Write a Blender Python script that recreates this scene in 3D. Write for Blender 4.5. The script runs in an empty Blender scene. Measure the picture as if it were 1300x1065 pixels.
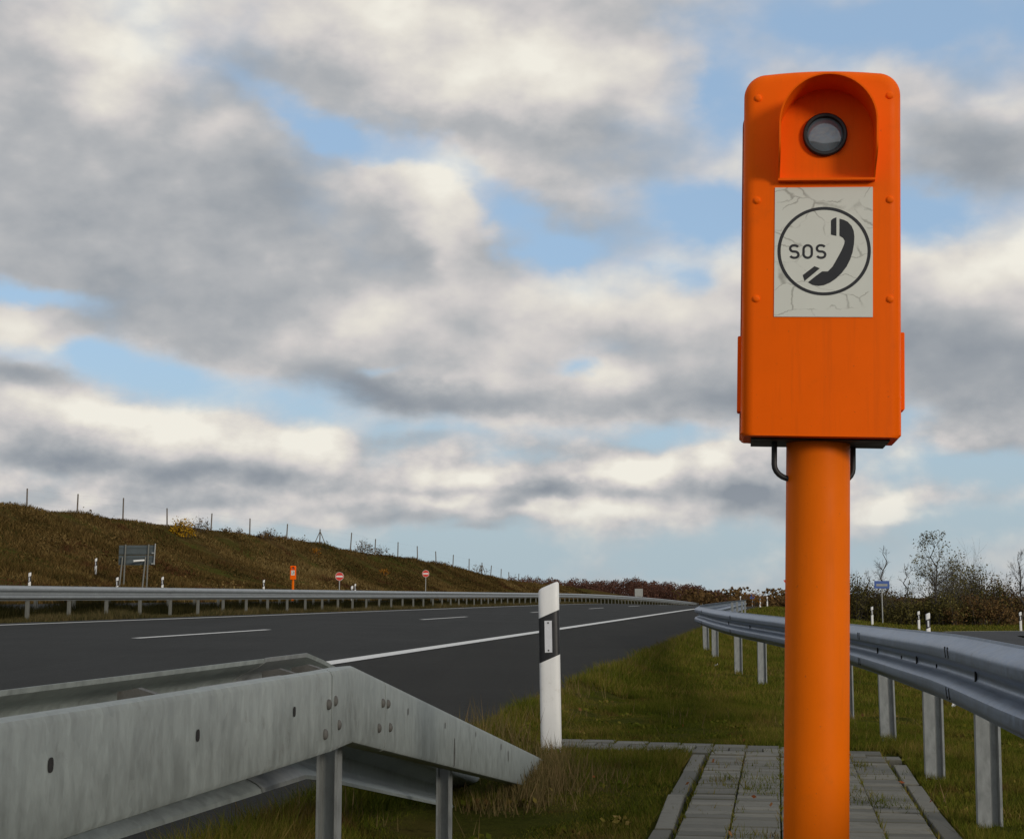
import bpy, bmesh, math, random
import numpy as np
from mathutils import Vector, Matrix

S = bpy.context.scene
COL = S.collection
PI = math.pi

# ------------------------------------------------------------------ camera
CAM_H, FPX, TILT = 0.90, 2000.0, math.atan(0.13475)
cam_d = bpy.data.cameras.new('camera')
cam = bpy.data.objects.new('camera', cam_d)
COL.objects.link(cam)
cam_d.sensor_width = 36.0
cam_d.lens = 36.0 * FPX / 1300.0
cam_d.shift_y = -45.0 / 1300.0
cam_d.clip_start = 0.05
cam_d.clip_end = 20000
cam.location = (0, 0, CAM_H)
cam.rotation_euler = (PI / 2 + TILT, 0, 0)
S.camera = cam
ST, CT = math.sin(TILT), math.cos(TILT)

def ae(px, py):
    """direction of a sight line as (x/y, z/y)"""
    v = (487.5 - py) / FPX
    u = (px - 650.0) / FPX
    k = CT - v * ST
    return u / k, (ST + v * CT) / k

def at(px, py, Y):
    a, e = ae(px, py)
    return Vector((a * Y, Y, CAM_H + e * Y))

# ------------------------------------------------------------------ world
SUN_EL, SUN_AZ = math.radians(15), math.radians(143)      # azimuth clockwise from +Y (view direction)
W = bpy.data.worlds.new('World')
S.world = W
W.use_nodes = True
wt = W.node_tree
wt.nodes.clear()

class NT:
    def __init__(s, tree): s.t = tree
    def n(s, typ, **kw):
        o = s.t.nodes.new(typ)
        for k, v in kw.items(): setattr(o, k, v)
        return o
    def put(s, sock, v):
        if hasattr(v, 'is_linked') or hasattr(v, 'links'): s.t.links.new(v, sock)
        else: sock.default_value = v
    def math(s, op, a, b=None, c=None, clamp=False):
        o = s.n('ShaderNodeMath', operation=op); o.use_clamp = clamp
        for i, v in enumerate((a, b, c)):
            if v is not None: s.put(o.inputs[i], v)
        return o.outputs[0]
    def vmath(s, op, a, b=None):
        o = s.n('ShaderNodeVectorMath', operation=op)
        s.put(o.inputs[0], a)
        if b is not None: s.put(o.inputs[1], b)
        return o.outputs['Value'] if op in ('LENGTH', 'DOT_PRODUCT') else o.outputs[0]
    def noise(s, vec, scale, detail=4, rough=.55, dist=0.0, dim='3D'):
        o = s.n('ShaderNodeTexNoise'); o.noise_dimensions = dim
        if vec is not None: s.put(o.inputs['Vector'], vec)
        o.inputs['Scale'].default_value = scale
        o.inputs['Detail'].default_value = detail
        o.inputs['Roughness'].default_value = rough
        o.inputs['Distortion'].default_value = dist
        return o.outputs['Fac']
    def ramp(s, f, stops, interp='LINEAR'):
        o = s.n('ShaderNodeValToRGB'); cr = o.color_ramp; cr.interpolation = interp
        while len(cr.elements) > 1: cr.elements.remove(cr.elements[-1])
        cr.elements[0].position = stops[0][0]; cr.elements[0].color = (*stops[0][1], 1)
        for p, c in stops[1:]:
            e = cr.elements.new(p); e.color = (*c, 1)
        s.put(o.inputs[0], f)
        return o.outputs[0]
    def mix(s, f, a, b, mode='MIX'):
        o = s.n('ShaderNodeMix', data_type='RGBA', blend_type=mode)
        s.put(o.inputs[0], f); s.put(o.inputs[6], a if not isinstance(a, tuple) else (*a, 1)); s.put(o.inputs[7], b if not isinstance(b, tuple) else (*b, 1))
        return o.outputs[2]
    def comb(s, x, y, z=0.0):
        o = s.n('ShaderNodeCombineXYZ')
        for i, v in enumerate((x, y, z)): s.put(o.inputs[i], v)
        return o.outputs[0]
    def smooth(s, f, lo, hi, a=0.0, b=1.0):
        o = s.n('ShaderNodeMapRange', interpolation_type='SMOOTHSTEP')
        s.put(o.inputs[0], f)
        for i, v in zip((1, 2, 3, 4), (lo, hi, a, b)): s.put(o.inputs[i], v)
        return o.outputs[0]

w = NT(wt)
tc = w.n('ShaderNodeTexCoord')
sep = w.n('ShaderNodeSeparateXYZ'); wt.links.new(tc.outputs['Generated'], sep.inputs[0])
dx, dy, dz_ = sep.outputs
yy = w.math('MAXIMUM', dy, 0.08)
fa = w.math('DIVIDE', dx, yy)
fe = w.math('DIVIDE', dz_, yy)
# cloud-layer coordinates (flattening towards the horizon)
zz = w.math('ADD', w.math('MAXIMUM', dz_, 0.0), 0.22)
zz = w.math('ADD', w.math('MAXIMUM', dz_, 0.0), 0.11)
# heaps are drawn by direction, flatter than wide, and smaller towards the horizon
cpa = w.vmath('MULTIPLY', tc.outputs['Generated'], (3.6, 3.6, 5.6))
cpb = w.vmath('ADD', w.vmath('MULTIPLY', tc.outputs['Generated'], (7.8, 7.8, 11.5)), (3.1, 7.7, 1.3))
lowf = w.smooth(dz_, .07, .17, 1.0, 0.0)
cp = cpa
nz_w = w.n('ShaderNodeTexNoise'); wt.links.new(cp, nz_w.inputs['Vector'])
nz_w.inputs['Scale'].default_value = 4.2; nz_w.inputs['Detail'].default_value = 5; nz_w.inputs['Roughness'].default_value = .55
warp = w.vmath('SUBTRACT', nz_w.outputs['Color'], (0.5, 0.5, 0.5))
wamp = w.smooth(dz_, .02, .32, .42, 1.0)
wsc = w.n('ShaderNodeVectorMath', operation='SCALE'); wt.links.new(w.vmath('MULTIPLY', warp, (0.085, 0.055, 0.0)), wsc.inputs[0]); wt.links.new(wamp, wsc.inputs['Scale'])
warps = wsc.outputs[0]
base_uv = w.vmath('ADD', w.comb(fa, fe, 0.0), warps)
# (px, py, sx, sy, tilt degrees, cover, brightness): where the real clouds and gaps stand in the sky
BL = [
 # gaps of blue
 (420,158,150,24,-24,-1.0,0),(560,195,70,20,-20,-.6,0),(645,262,75,50,-30,-1.25,0),(700,318,75,26,10,-.8,0),(890,272,115,44,-8,-1.2,0),
 (870,350,36,26,-40,-.6,0),(1020,25,170,60,0,-.95,0),(1240,25,170,65,0,-1.0,0),(925,120,34,60,-10,-.7,0),
 (1170,272,70,42,15,-1.0,0),(45,382,85,22,-8,-1.2,0),(140,460,150,27,-7,-1.1,0),(330,508,210,38,-4,-.85,0),
 (540,540,180,24,0,-.5,0),(480,590,40,26,0,-.4,0),(850,556,150,20,-6,-.9,0),(735,478,36,12,0,-.9,0),(480,468,36,12,0,-.8,0),(1200,592,200,26,0,-.9,0),
 (650,578,80,20,0,-.6,0),(640,705,700,44,0,-.85,0),(1240,660,120,30,0,-.7,0),(1150,540,60,20,20,-.6,0),
 # banks of cloud
 (180,230,330,170,-10,.9,0),(600,80,300,90,0,.8,0),(560,285,120,70,-30,.9,0),(600,410,420,66,0,.85,0),
 (190,560,290,52,-8,.85,0),(360,625,420,40,0,.6,0),(760,615,260,56,0,.6,0),(1240,430,180,130,0,.9,0),(1250,190,110,60,0,.7,0),
 (50,420,80,32,-10,.8,0),(30,478,70,22,-12,.7,0),(940,610,90,50,0,.6,0),(560,500,200,34,-3,.5,0),(900,500,180,50,0,.6,0),
 # lit and shaded parts
 (175,55,110,100,0,0,.42),(450,25,220,60,-8,0,.34),(580,75,170,80,-8,0,.24),(700,105,150,60,-8,0,.22),(840,100,130,80,0,0,.16),(820,40,150,60,0,0,.1),
 (30,70,100,90,0,0,-.02),(370,250,190,130,-20,0,-.24),(80,320,190,90,0,0,-.20),(210,380,170,60,-10,0,-.24),(230,205,130,50,0,0,.06),
 (400,300,140,70,-20,0,-.12),(640,180,220,34,-8,0,-.20),(560,250,90,70,-35,0,.30),(600,320,60,40,0,0,.14),(490,330,90,30,-20,0,-.1),
 (720,370,180,48,-3,0,.30),(870,330,100,30,-10,0,.16),(460,405,130,34,0,0,.16),(300,430,200,28,-10,0,-.20),(760,440,200,30,0,0,-.12),(870,420,90,40,0,0,.05),
 (455,490,110,26,-14,0,-.42),(600,508,160,20,-3,0,-.36),(900,505,160,36,-4,0,-.34),(810,480,90,20,0,0,.1),(570,478,70,14,0,0,.12),
 (30,420,90,36,-14,0,.26),(20,475,80,22,-16,0,-.38),(150,530,200,30,-10,0,.36),(120,580,200,22,-4,0,-.26),(400,575,120,32,-10,0,.30),(260,610,150,14,0,0,-.1),
 (250,650,160,16,0,0,.06),(800,590,90,26,0,0,.36),(590,602,110,18,0,0,.32),(550,640,300,12,0,0,.20),(700,622,90,13,10,0,-.28),(480,640,60,16,0,0,-.2),
 (560,668,150,14,0,0,-.12),(960,640,100,20,-10,0,-.30),(900,600,40,30,0,0,.16),(1240,480,180,90,0,0,-.36),(1260,335,140,44,12,0,.28),(1260,195,100,60,0,0,-.26),
 # single heaps low in the sky
 (800,592,52,26,0,.5,.34),(842,604,36,18,20,.4,.20),(732,600,34,20,0,.5,.22),(712,588,22,14,0,.3,.16),(578,606,44,16,0,.4,.26),(520,614,36,13,0,.4,.16),(650,612,26,12,0,.3,.10),
 (690,628,46,11,12,.3,-.26),(770,626,60,10,0,.3,-.10),(905,590,20,18,0,.5,.26),(940,598,34,24,0,.5,.16),(955,626,56,14,0,.4,-.26),(560,637,56,9,0,.3,.26),(690,655,70,9,0,.4,.26),
 (800,650,60,9,0,.4,.24),(640,642,46,10,0,.3,-.18),(505,660,70,9,0,.3,-.16),(600,673,60,7,0,.3,-.10),(130,520,80,20,-6,.4,.22),(230,536,60,18,-10,.3,.14),(400,556,46,24,-12,.5,.26),
 (330,548,44,18,-10,.3,.12),(90,582,100,15,-3,.3,-.24),(260,594,70,12,0,.3,-.18),(380,603,60,9,0,.2,-.12),(300,622,110,9,-2,.3,.18),(430,632,60,9,-4,.4,.18),(240,640,110,9,0,.3,-.14),(400,655,80,10,0,.4,.16),
 (640,530,80,14,0,.3,.16),(520,550,50,8,0,.25,-.1),(1110,600,60,24,20,.5,.2),(1130,640,80,16,12,.4,.1),(1150,655,80,8,8,.2,.2),(780,480,60,22,0,.4,.2),(1000,450,60,40,0,.4,0),
 (1190,560,120,14,0,0,.1),(1120,640,120,26,0,0,.20),(1150,420,60,60,0,0,-.1),
]
dens = 0.66; bri = 0.56
for (bx, by, sx, sy, rot, cv, br) in BL:
    a, e = ae(bx, by)
    m = w.n('ShaderNodeMapping', vector_type='TEXTURE')
    m.inputs['Location'].default_value = (a, e, 0)
    m.inputs['Rotation'].default_value = (0, 0, math.radians(rot))
    m.inputs['Scale'].default_value = (sx * 1.5 / FPX, sy * 1.5 / FPX, 1)
    wt.links.new(base_uv, m.inputs['Vector'])
    g = w.n('ShaderNodeTexGradient', gradient_type='SPHERICAL')
    wt.links.new(m.outputs[0], g.inputs[0])
    gs = w.smooth(g.outputs['Fac'], 0.0, 1.0)
    if cv: dens = w.math('MULTIPLY_ADD', gs, cv * (.8 if by < 540 else .95), dens)
    if br: bri = w.math('MULTIPLY_ADD', gs, br * (1.0 if by < 500 else 1.05), bri)
def cloud_fbm(vec): return w.noise(vec, 1.9, 7, .49, .0)
def mixf(f, x, y): return w.math('ADD', x, w.math('MULTIPLY', f, w.math('SUBTRACT', y, x)))
n1 = mixf(lowf, cloud_fbm(cpa), cloud_fbm(cpb))
n2 = mixf(lowf, cloud_fbm(w.vmath('ADD', cpa, (-0.05, 0.0, 0.12))), cloud_fbm(w.vmath('ADD', cpb, (-0.05, 0.0, 0.12))))
def billow(vec):
    wq = w.n('ShaderNodeTexNoise'); wt.links.new(vec, wq.inputs['Vector'])
    wq.inputs['Scale'].default_value = 6.0; wq.inputs['Detail'].default_value = 3
    v2 = w.vmath('ADD', vec, w.vmath('MULTIPLY', w.vmath('SUBTRACT', wq.outputs['Color'], (.5, .5, .5)), (.16, .16, .16)))
    o = w.n('ShaderNodeTexVoronoi', feature='F1'); wt.links.new(v2, o.inputs['Vector'])
    o.inputs['Scale'].default_value = 4.6; o.inputs['Detail'].default_value = 2.0; o.inputs['Roughness'].default_value = .5
    o.normalize = True
    return w.math('SUBTRACT', 1.0, o.outputs['Distance'])
n3 = mixf(lowf, billow(cpa), billow(cpb))
D = w.math('MULTIPLY_ADD', w.math('SUBTRACT', n1, .5), 2.1, dens)
D = w.math('MULTIPLY_ADD', w.math('SUBTRACT', n3, .66), .9, D)
cover = w.smooth(D, -.10, .96)
rel = w.math('SUBTRACT', n1, n2)
Bv = w.math('MULTIPLY_ADD', rel, 1.9, bri)
Bv = w.math('MULTIPLY_ADD', w.math('SUBTRACT', n3, .66), .50, Bv)
Bv = w.math('MULTIPLY_ADD', w.math('SUBTRACT', D, .8), -.10, Bv)
ccol = w.ramp(Bv, [(0.0, (.26,.29,.33)), (.22, (.335,.36,.39)), (.45, (.45,.46,.475)), (.65, (.62,.595,.585)), (.85, (.77,.735,.67)), (1.0, (.87,.84,.755))])
sky = w.n('ShaderNodeTexSky', sky_type='NISHITA')
sky.sun_disc = False
sky.sun_elevation = SUN_EL
sky.sun_rotation = SUN_AZ
sky.air_density = 1.0; sky.dust_density = 0.6; sky.ozone_density = 1.6
SKY_S = 0.10
blue = w.mix(.6, sky.outputs[0], (.40 / SKY_S, .58 / SKY_S, .82 / SKY_S))
pale = w.mix(w.smooth(dz_, 0.0, .17, .92, .0), blue, (.40 / SKY_S, .50 / SKY_S, .55 / SKY_S))
cc = w.vmath('MULTIPLY', ccol, (1 / SKY_S,) * 3)
# distant haze takes the contrast out of clouds low over the horizon
cc = w.mix(w.smooth(dz_, 0.0, .07, .65, .0), cc, (.45 / SKY_S, .49 / SKY_S, .51 / SKY_S))
final = w.mix(cover, pale, cc)
final = w.mix(w.smooth(dz_, -.02, 0.0), (.10 / SKY_S, .10 / SKY_S, .09 / SKY_S), final)
bg = w.n('ShaderNodeBackground'); bg.inputs['Strength'].default_value = SKY_S
wt.links.new(final, bg.inputs['Color'])
wo = w.n('ShaderNodeOutputWorld'); wt.links.new(bg.outputs[0], wo.inputs['Surface'])
W.cycles.sampling_method = 'MANUAL'
W.cycles.sample_map_resolution = 512

# ------------------------------------------------------------------ sun
sd = bpy.data.lights.new('sun', 'SUN')
sd.energy = 1.5; sd.angle = math.radians(12); sd.color = (1.0, .91, .78)
sun = bpy.data.objects.new('sun', sd); COL.objects.link(sun)
sv = Vector((math.sin(SUN_AZ) * math.cos(SUN_EL), math.cos(SUN_AZ) * math.cos(SUN_EL), math.sin(SUN_EL)))
sun.rotation_euler = sv.to_track_quat('Z', 'Y').to_euler()
sun.location = (10, -10, 30)
S.view_settings.view_transform = 'Standard'
S.view_settings.look = 'None'
S.view_settings.exposure = 0.0
S.view_settings.gamma = 1.0
S.cycles.max_bounces = 6
S.cycles.use_denoising = True

# ------------------------------------------------------------------ helpers
def tag(o, label=None, cat=None, group=None, kind=None):
    if label: o['label'] = label
    if cat: o['category'] = cat
    if group: o['group'] = group
    if kind: o['kind'] = kind
    return o

def empty(name, loc, label, cat, group=None, rot=(0, 0, 0)):
    o = bpy.data.objects.new(name, None); COL.objects.link(o)
    o.location = loc; o.rotation_euler = rot; o.empty_display_size = .2
    return tag(o, label, cat, group)

def kids(o): return [c for c in bpy.data.objects if c.parent == o]

def copy_tree(o, loc, label, rot=None, group=None):
    def cp_(x, parent):
        if x.name.startswith('rivet'): return
        c = x.copy(); COL.objects.link(c); c.parent = parent
        for ch in kids(x): cp_(ch, c)
        return c
    c = cp_(o, None)
    c.location = loc
    if rot is not None: c.rotation_euler = rot
    c['label'] = label
    if group: c['group'] = group
    return c

def np_mesh(name, V, F, mat, parent=None, smooth=False):
    """V (n,3), F (m,k) with k constant"""
    V = np.asarray(V, dtype=np.float32); F = np.asarray(F, dtype=np.int32)
    me = bpy.data.meshes.new(name)
    me.vertices.add(len(V)); me.vertices.foreach_set('co', V.ravel())
    m, k = F.shape
    me.loops.add(m * k); me.loops.foreach_set('vertex_index', F.ravel())
    me.polygons.add(m)
    me.polygons.foreach_set('loop_start', np.arange(0, m * k, k, dtype=np.int32))
    if smooth: me.polygons.foreach_set('use_smooth', np.ones(m, dtype=bool))
    me.update(calc_edges=True)
    me.validate()
    o = bpy.data.objects.new(name, me); COL.objects.link(o)
    if mat: me.materials.append(mat)
    if parent: o.parent = parent
    return o

class MB:
    def __init__(s): s.v = []; s.f = []; s.m = []; s.sm = []
    def add(s, vs, fs, mi=0, sm=False):
        b = len(s.v); s.v += [tuple(p) for p in vs]
        for f in fs: s.f.append([b + i for i in f]); s.m.append(mi); s.sm.append(sm)
    def box(s, c, size, rz=0, mi=0, M=None):
        hx, hy, hz = size[0] / 2, size[1] / 2, size[2] / 2
        vs = [Vector((x, y, z)) for x in (-hx, hx) for y in (-hy, hy) for z in (-hz, hz)]
        R = Matrix.Rotation(rz, 3, 'Z') if M is None else M
        s.add([R @ p + Vector(c) for p in vs], [(0,1,3,2),(4,6,7,5),(0,4,5,1),(2,3,7,6),(0,2,6,4),(1,5,7,3)], mi)
    def rings(s, R, closed=True, cap=True, mi=0, sm=True):
        n = len(R[0]); vs = [p for r in R for p in r]; fs = []
        for i in range(len(R) - 1):
            for j in range(n if closed else n - 1):
                k = (j + 1) % n
                fs.append((i*n+j, i*n+k, (i+1)*n+k, (i+1)*n+j))
        s.add(vs, fs, mi, sm)
        if cap and closed:
            s.add(R[0], [tuple(range(n))[::-1]], mi); s.add(R[-1], [tuple(range(n))], mi)
    def tube(s, pts, r, n=10, mi=0, cap=True):
        pts = [Vector(p) for p in pts]
        rr = r if isinstance(r, (list, tuple)) else [r] * len(pts)
        R = []; prev = None
        for i, p in enumerate(pts):
            d = (pts[min(i+1, len(pts)-1)] - pts[max(i-1, 0)]).normalized()
            if prev is None:
                a = d.orthogonal().normalized()
            else:
                a = (prev - d * prev.dot(d)).normalized()
            prev = a; b = d.cross(a)
            R.append([p + (a * math.cos(2*PI*k/n) + b * math.sin(2*PI*k/n)) * rr[i] for k in range(n)])
        s.rings(R, True, cap, mi, True)
    def prism(s, poly, y0, y1, mi=0):
        """polygon in x,z extruded along y"""
        n = len(poly)
        s.add([(x, y0, z) for x, z in poly] + [(x, y1, z) for x, z in poly],
              [tuple(range(n)), tuple(range(2*n-1, n-1, -1))] + [(i, i+n, (i+1)%n+n, (i+1)%n) for i in range(n)], mi)
    def build(s, name, mats, parent=None, fix=True):
        me = bpy.data.meshes.new(name)
        me.from_pydata(s.v, [], s.f)
        if not isinstance(mats, (list, tuple)): mats = [mats]
        for m in mats: me.materials.append(m)
        me.polygons.foreach_set('material_index', s.m)
        me.polygons.foreach_set('use_smooth', s.sm)
        me.update()
        if fix:
            bm = bmesh.new(); bm.from_mesh(me)
            bmesh.ops.remove_doubles(bm, verts=bm.verts, dist=1e-5)
            bmesh.ops.recalc_face_normals(bm, faces=bm.faces)
            bm.to_mesh(me); bm.free()
            try: me.set_sharp_from_angle(angle=math.radians(38))
            except Exception: pass
        o = bpy.data.objects.new(name, me); COL.objects.link(o)
        if parent: o.parent = parent
        return o

def smst(x, a, b):
    t = np.clip((np.asarray(x, dtype=float) - a) / (b - a), 0, 1)
    return t * t * (3 - 2 * t)

# ------------------------------------------------------------------ materials
def new_mat(name):
    m = bpy.data.materials.new(name); m.use_nodes = True
    m.node_tree.nodes.clear()
    t = NT(m.node_tree)
    b = t.n('ShaderNodeBsdfPrincipled'); o = t.n('ShaderNodeOutputMaterial')
    m.node_tree.links.new(b.outputs[0], o.inputs[0])
    return m, t, b

def objco(t): return t.n('ShaderNodeTexCoord').outputs['Object']
def bump(t, b, h, strength, dist):
    n = t.n('ShaderNodeBump'); n.inputs['Strength'].default_value = strength; n.inputs['Distance'].default_value = dist
    t.put(n.inputs['Height'], h); t.put(b.inputs['Normal'], n.outputs[0])

def paint(name, col, rough=.45, var=.12, dirt=None, scale=9, spec=.5, bmp=.0):
    m, t, b = new_mat(name); co = objco(t)
    f = t.noise(co, scale, 6, .6)
    dark = tuple(c * (1 - var) for c in col); lite = tuple(min(1, c * (1 + var * .6)) for c in col)
    c = t.ramp(f, [(.3, dark), (.7, lite)])
    if dirt:
        k = t.smooth(t.noise(co, scale * 2.3, 8, .7), .56, .8, 0, dirt[1])
        c = t.mix(k, c, dirt[0])
    if name.startswith('orange_p') or name == 'white_plastic':
        mp = t.n('ShaderNodeMapping'); t.t.links.new(co, mp.inputs[0]); mp.inputs['Scale'].default_value = (1, 1, .06)
        st = t.smooth(t.noise(mp.outputs[0], 55, 5, .65), .50, .74, 0, .18)
        c = t.mix(st, c, tuple(x * .55 + .01 for x in col))
        sp = t.smooth(t.noise(co, 130, 3, .6), .68, .76, 0, .5)
        c = t.mix(sp, c, tuple(x * .45 + .02 for x in col))
    t.put(b.inputs['Base Color'], c)
    t.put(b.inputs['Roughness'], t.smooth(t.noise(co, scale * 3, 4), .3, .7, rough * .85, min(1, rough * 1.2)))
    b.inputs['Specular IOR Level'].default_value = spec
    if bmp: bump(t, b, t.noise(co, 60, 4), bmp, .002)
    return m

M = {}
M['orange'] = paint('orange_paint', (.95, .132, .0015), .5, .06, ((.50, .09, .01), .25), 5, .07, .08)
M['orange_pole'] = paint('orange_pole_paint', (.84, .152, .0015), .5, .08, ((.32, .10, .02), .3), 4, .08, .08)
M['orange_shade'] = paint('orange_rear_shaded', (.42, .075, .008), .5, .12)  # same orange as the housing, darkened: rear shell's shade put into the colour
M['black'] = paint('black_rubber', (.012, .012, .013), .55, .2)
M['blackpaint'] = paint('black_paint', (.016, .016, .018), .4, .2)
M['white'] = paint('white_plastic', (.78, .78, .76), .45, .04, ((.38, .36, .30), .5), 7, .4)
M['sign_red'] = paint('sign_red', (.62, .035, .02), .5, .08)
M['sign_white'] = paint('sign_white', (.75, .75, .72), .5, .05)
M['sign_blue'] = paint('sign_blue', (.04, .10, .34), .5, .1)
M['sign_grey'] = paint('sign_back_grey', (.085, .105, .11), .6, .15, None, 3)
M['sign_grey_light'] = paint('sign_back_light', (.30, .31, .29), .6, .15, None, 3)
M['steel'] = paint('galvanised_tube', (.36, .37, .36), .45, .15, None, 6)
M['wood'] = paint('weathered_wood', (.15, .125, .10), .85, .3, None, 5)
M['reflector'] = paint('reflector', (.66, .67, .70), .25, .05, None, 20, .7)
M['litter'] = paint('paper', (.7, .7, .68), .8, .05)

def galv(name, col, metal=.55, rough=.48, streak=True):
    m, t, b = new_mat(name)
    co = objco(t)
    mp = t.n('ShaderNodeMapping'); t.t.links.new(co, mp.inputs[0]); mp.inputs['Scale'].default_value = (1, 1, .42)
    f1 = t.noise(mp.outputs[0], 30, 8, .70, .2)
    f2 = t.noise(co, 3.0, 5, .6)
    c = t.ramp(t.math('MULTIPLY_ADD', t.math('SUBTRACT', f2, .5), .5, f1),
               [(.28, tuple(x * .70 for x in col)), (.5, col), (.72, tuple(min(1, x * 1.30) for x in col))])
    v = t.n('ShaderNodeTexVoronoi'); v.inputs['Scale'].default_value = 70; t.t.links.new(mp.outputs[0], v.inputs['Vector'])
    c = t.mix(.30, c, t.mix(v.outputs['Color'], tuple(x * .7 for x in col), tuple(x * 1.25 for x in col)))
    dirt = t.smooth(t.noise(co, 7, 9, .75), .55, .78, 0, .65)
    c = t.mix(dirt, c, (.09, .08, .065))
    t.put(b.inputs['Base Color'], c)
    b.inputs['Metallic'].default_value = metal
    t.put(b.inputs['Roughness'], t.smooth(f1, .3, .7, rough * .85, rough * 1.25))
    bump(t, b, f1, .12, .001)
    return m
M['galv_panel'] = galv('galvanised_panel', (.265, .295, .282), .25, .60)
M['galv_beam'] = galv('galvanised_beam', (.195, .24, .31), .65, .42)
M['galv_post'] = galv('galvanised_post', (.27, .285, .28), .35, .55)
M['galv_far'] = galv('galvanised_far', (.30, .32, .325), .5, .45)
M['post_far'] = galv('galvanised_post_far', (.16, .16, .14), .2, .6)
M['hole'] = paint('dark_hole', (.012, .011, .010), .9, .2)
M['bolt'] = paint('bolt_steel', (.10, .098, .09), .6, .3, ((.06, .04, .025), .7), 40, .2)

# asphalt
def asphalt(name, col, tex=1.0):
    m, t, b = new_mat(name); co = objco(t)
    g = t.noise(co, 90, 3, .7); l = t.noise(co, .35, 6, .6)
    mp = t.n('ShaderNodeMapping'); t.t.links.new(co, mp.inputs[0])
    mp.inputs['Rotation'].default_value = (0, 0, math.atan(.167)); mp.inputs['Scale'].default_value = (1.1, .03, 1)
    st = t.noise(mp.outputs[0], 1.4, 4, .6)
    c = t.ramp(l, [(.3, tuple(x * .8 for x in col)), (.7, tuple(x * 1.2 for x in col))])
    c = t.mix(t.smooth(st, .45, .7, 0, .35), c, tuple(x * 1.45 for x in col))
    mot = t.noise(co, 16, 5, .75)
    c = t.mix(t.smooth(mot, .40, .68, .45, 0), c, tuple(x * .45 for x in col))
    c = t.mix(t.smooth(g, .52, .75, 0, .55 * tex), c, tuple(x * 2.3 for x in col))
    t.put(b.inputs['Base Color'], c)
    b.inputs['Roughness'].default_value = .92
    b.inputs['Specular IOR Level'].default_value = .12
    bump(t, b, g, .5, .006)
    return m
M['asphalt'] = asphalt('asphalt', (.034, .0352, .033), .9)
M['shoulder'] = asphalt('shoulder_asphalt', (.0235, .0232, .020), 1.3)
M['ramp'] = asphalt('ramp_asphalt', (.060, .062, .064))
m, t, b = new_mat('road_paint'); co = objco(t)
c = t.mix(t.smooth(t.noise(co, 45, 6, .7), .50, .72, 0, .75), (.66, .66, .63), (.18, .18, .17))
t.put(b.inputs['Base Color'], c); b.inputs['Roughness'].default_value = .7; M['marking'] = m

# ground soil / turf, colour from its own patches
m, t, b = new_mat('turf_ground'); co = objco(t)
big = t.noise(co, .16, 6, .6); med = t.noise(co, 1.1, 6, .65); fine = t.noise(co, 18, 6, .7)
green = t.ramp(med, [(.25, (.030, .036, .008)), (.5, (.056, .060, .012)), (.75, (.095, .078, .022))])
brown = t.ramp(med, [(.25, (.034, .022, .010)), (.5, (.075, .050, .018)), (.8, (.130, .092, .034))])
geo = t.n('ShaderNodeAttribute', attribute_name='bank')
bankf = geo.outputs['Fac']
k = t.math('MULTIPLY', t.smooth(big, .36, .60), bankf)
k = t.math('ADD', k, t.math('MULTIPLY', t.smooth(med, .5, .8), .25), clamp=True)
c = t.mix(k, green, brown)
c = t.mix(t.smooth(fine, .45, .8, 0, .6), c, (.018, .016, .009))
t.put(b.inputs['Base Color'], c); b.inputs['Roughness'].default_value = 1.0
b.inputs['Specular IOR Level'].default_value = .0
bump(t, b, fine, 1.0, .04); M['ground'] = m

def leafmat(name, stops, patch=1.2, pscale=.5, trans=.25, patch_cols=None):
    m, t, b = new_mat(name)
    g = t.n('ShaderNodeNewGeometry'); co = objco(t)
    r = g.outputs['Random Per Island']
    p = t.noise(co, pscale, 5, .6)
    f = t.math('ADD', t.math('MULTIPLY', r, .55), t.math('MULTIPLY', t.math('SUBTRACT', p, .5), patch), clamp=False)
    f = t.math('ADD', f, .22, clamp=True)
    c = t.ramp(f, stops)
    if patch_cols:
        k = t.smooth(t.noise(co, patch_cols[1], 4, .6), patch_cols[2], patch_cols[3], 0, .8)
        c = t.mix(k, c, patch_cols[0])
    t.put(b.inputs['Base Color'], c); b.inputs['Roughness'].default_value = .8
    b.inputs['Specular IOR Level'].default_value = .0
    return m
M['grass'] = leafmat('grass_blades', [(0, (.038, .054, .006)), (.35, (.074, .090, .011)), (.6, (.122, .118, .017)), (.8, (.175, .130, .034)), (1, (.25, .17, .066))], 1.5, 1.3, patch_cols=((.105, .050, .022), 2.3, .56, .70))
M['verge'] = leafmat('verge_grass', [(0, (.030, .032, .012)), (.35, (.060, .055, .022)), (.65, (.115, .088, .040)), (1, (.20, .15, .075))], .9, .4)
M['bank'] = leafmat('bank_growth', [(0, (.034, .032, .010)), (.25, (.062, .044, .014)), (.5, (.096, .060, .020)), (.75, (.150, .100, .036)), (1, (.23, .165, .065))], 2.2, .10, patch_cols=((.070, .026, .014), .21, .54, .68))
M['weeds'] = leafmat('dry_weeds', [(0, (.05, .055, .018)), (.5, (.13, .10, .04)), (1, (.27, .18, .09))], .6, 2)
M['forest'] = leafmat('forest_leaves', [(0, (.070, .036, .028)), (.4, (.100, .050, .037)), (.7, (.125, .064, .043)), (1, (.15, .080, .048))], .7, .05)
M['hedge_brown'] = leafmat('shrub_leaves_brown', [(0, (.050, .032, .015)), (.5, (.112, .068, .028)), (1, (.18, .11, .045))], .8, .5)
M['hedge_olive'] = leafmat('shrub_leaves_olive', [(0, (.044, .041, .014)), (.5, (.098, .084, .027)), (1, (.18, .15, .05))], .8, .5)
M['yellow_leaf'] = leafmat('yellow_leaves', [(0, (.16, .09, .01)), (.5, (.36, .20, .012)), (1, (.52, .30, .02))], .5, .8)
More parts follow.
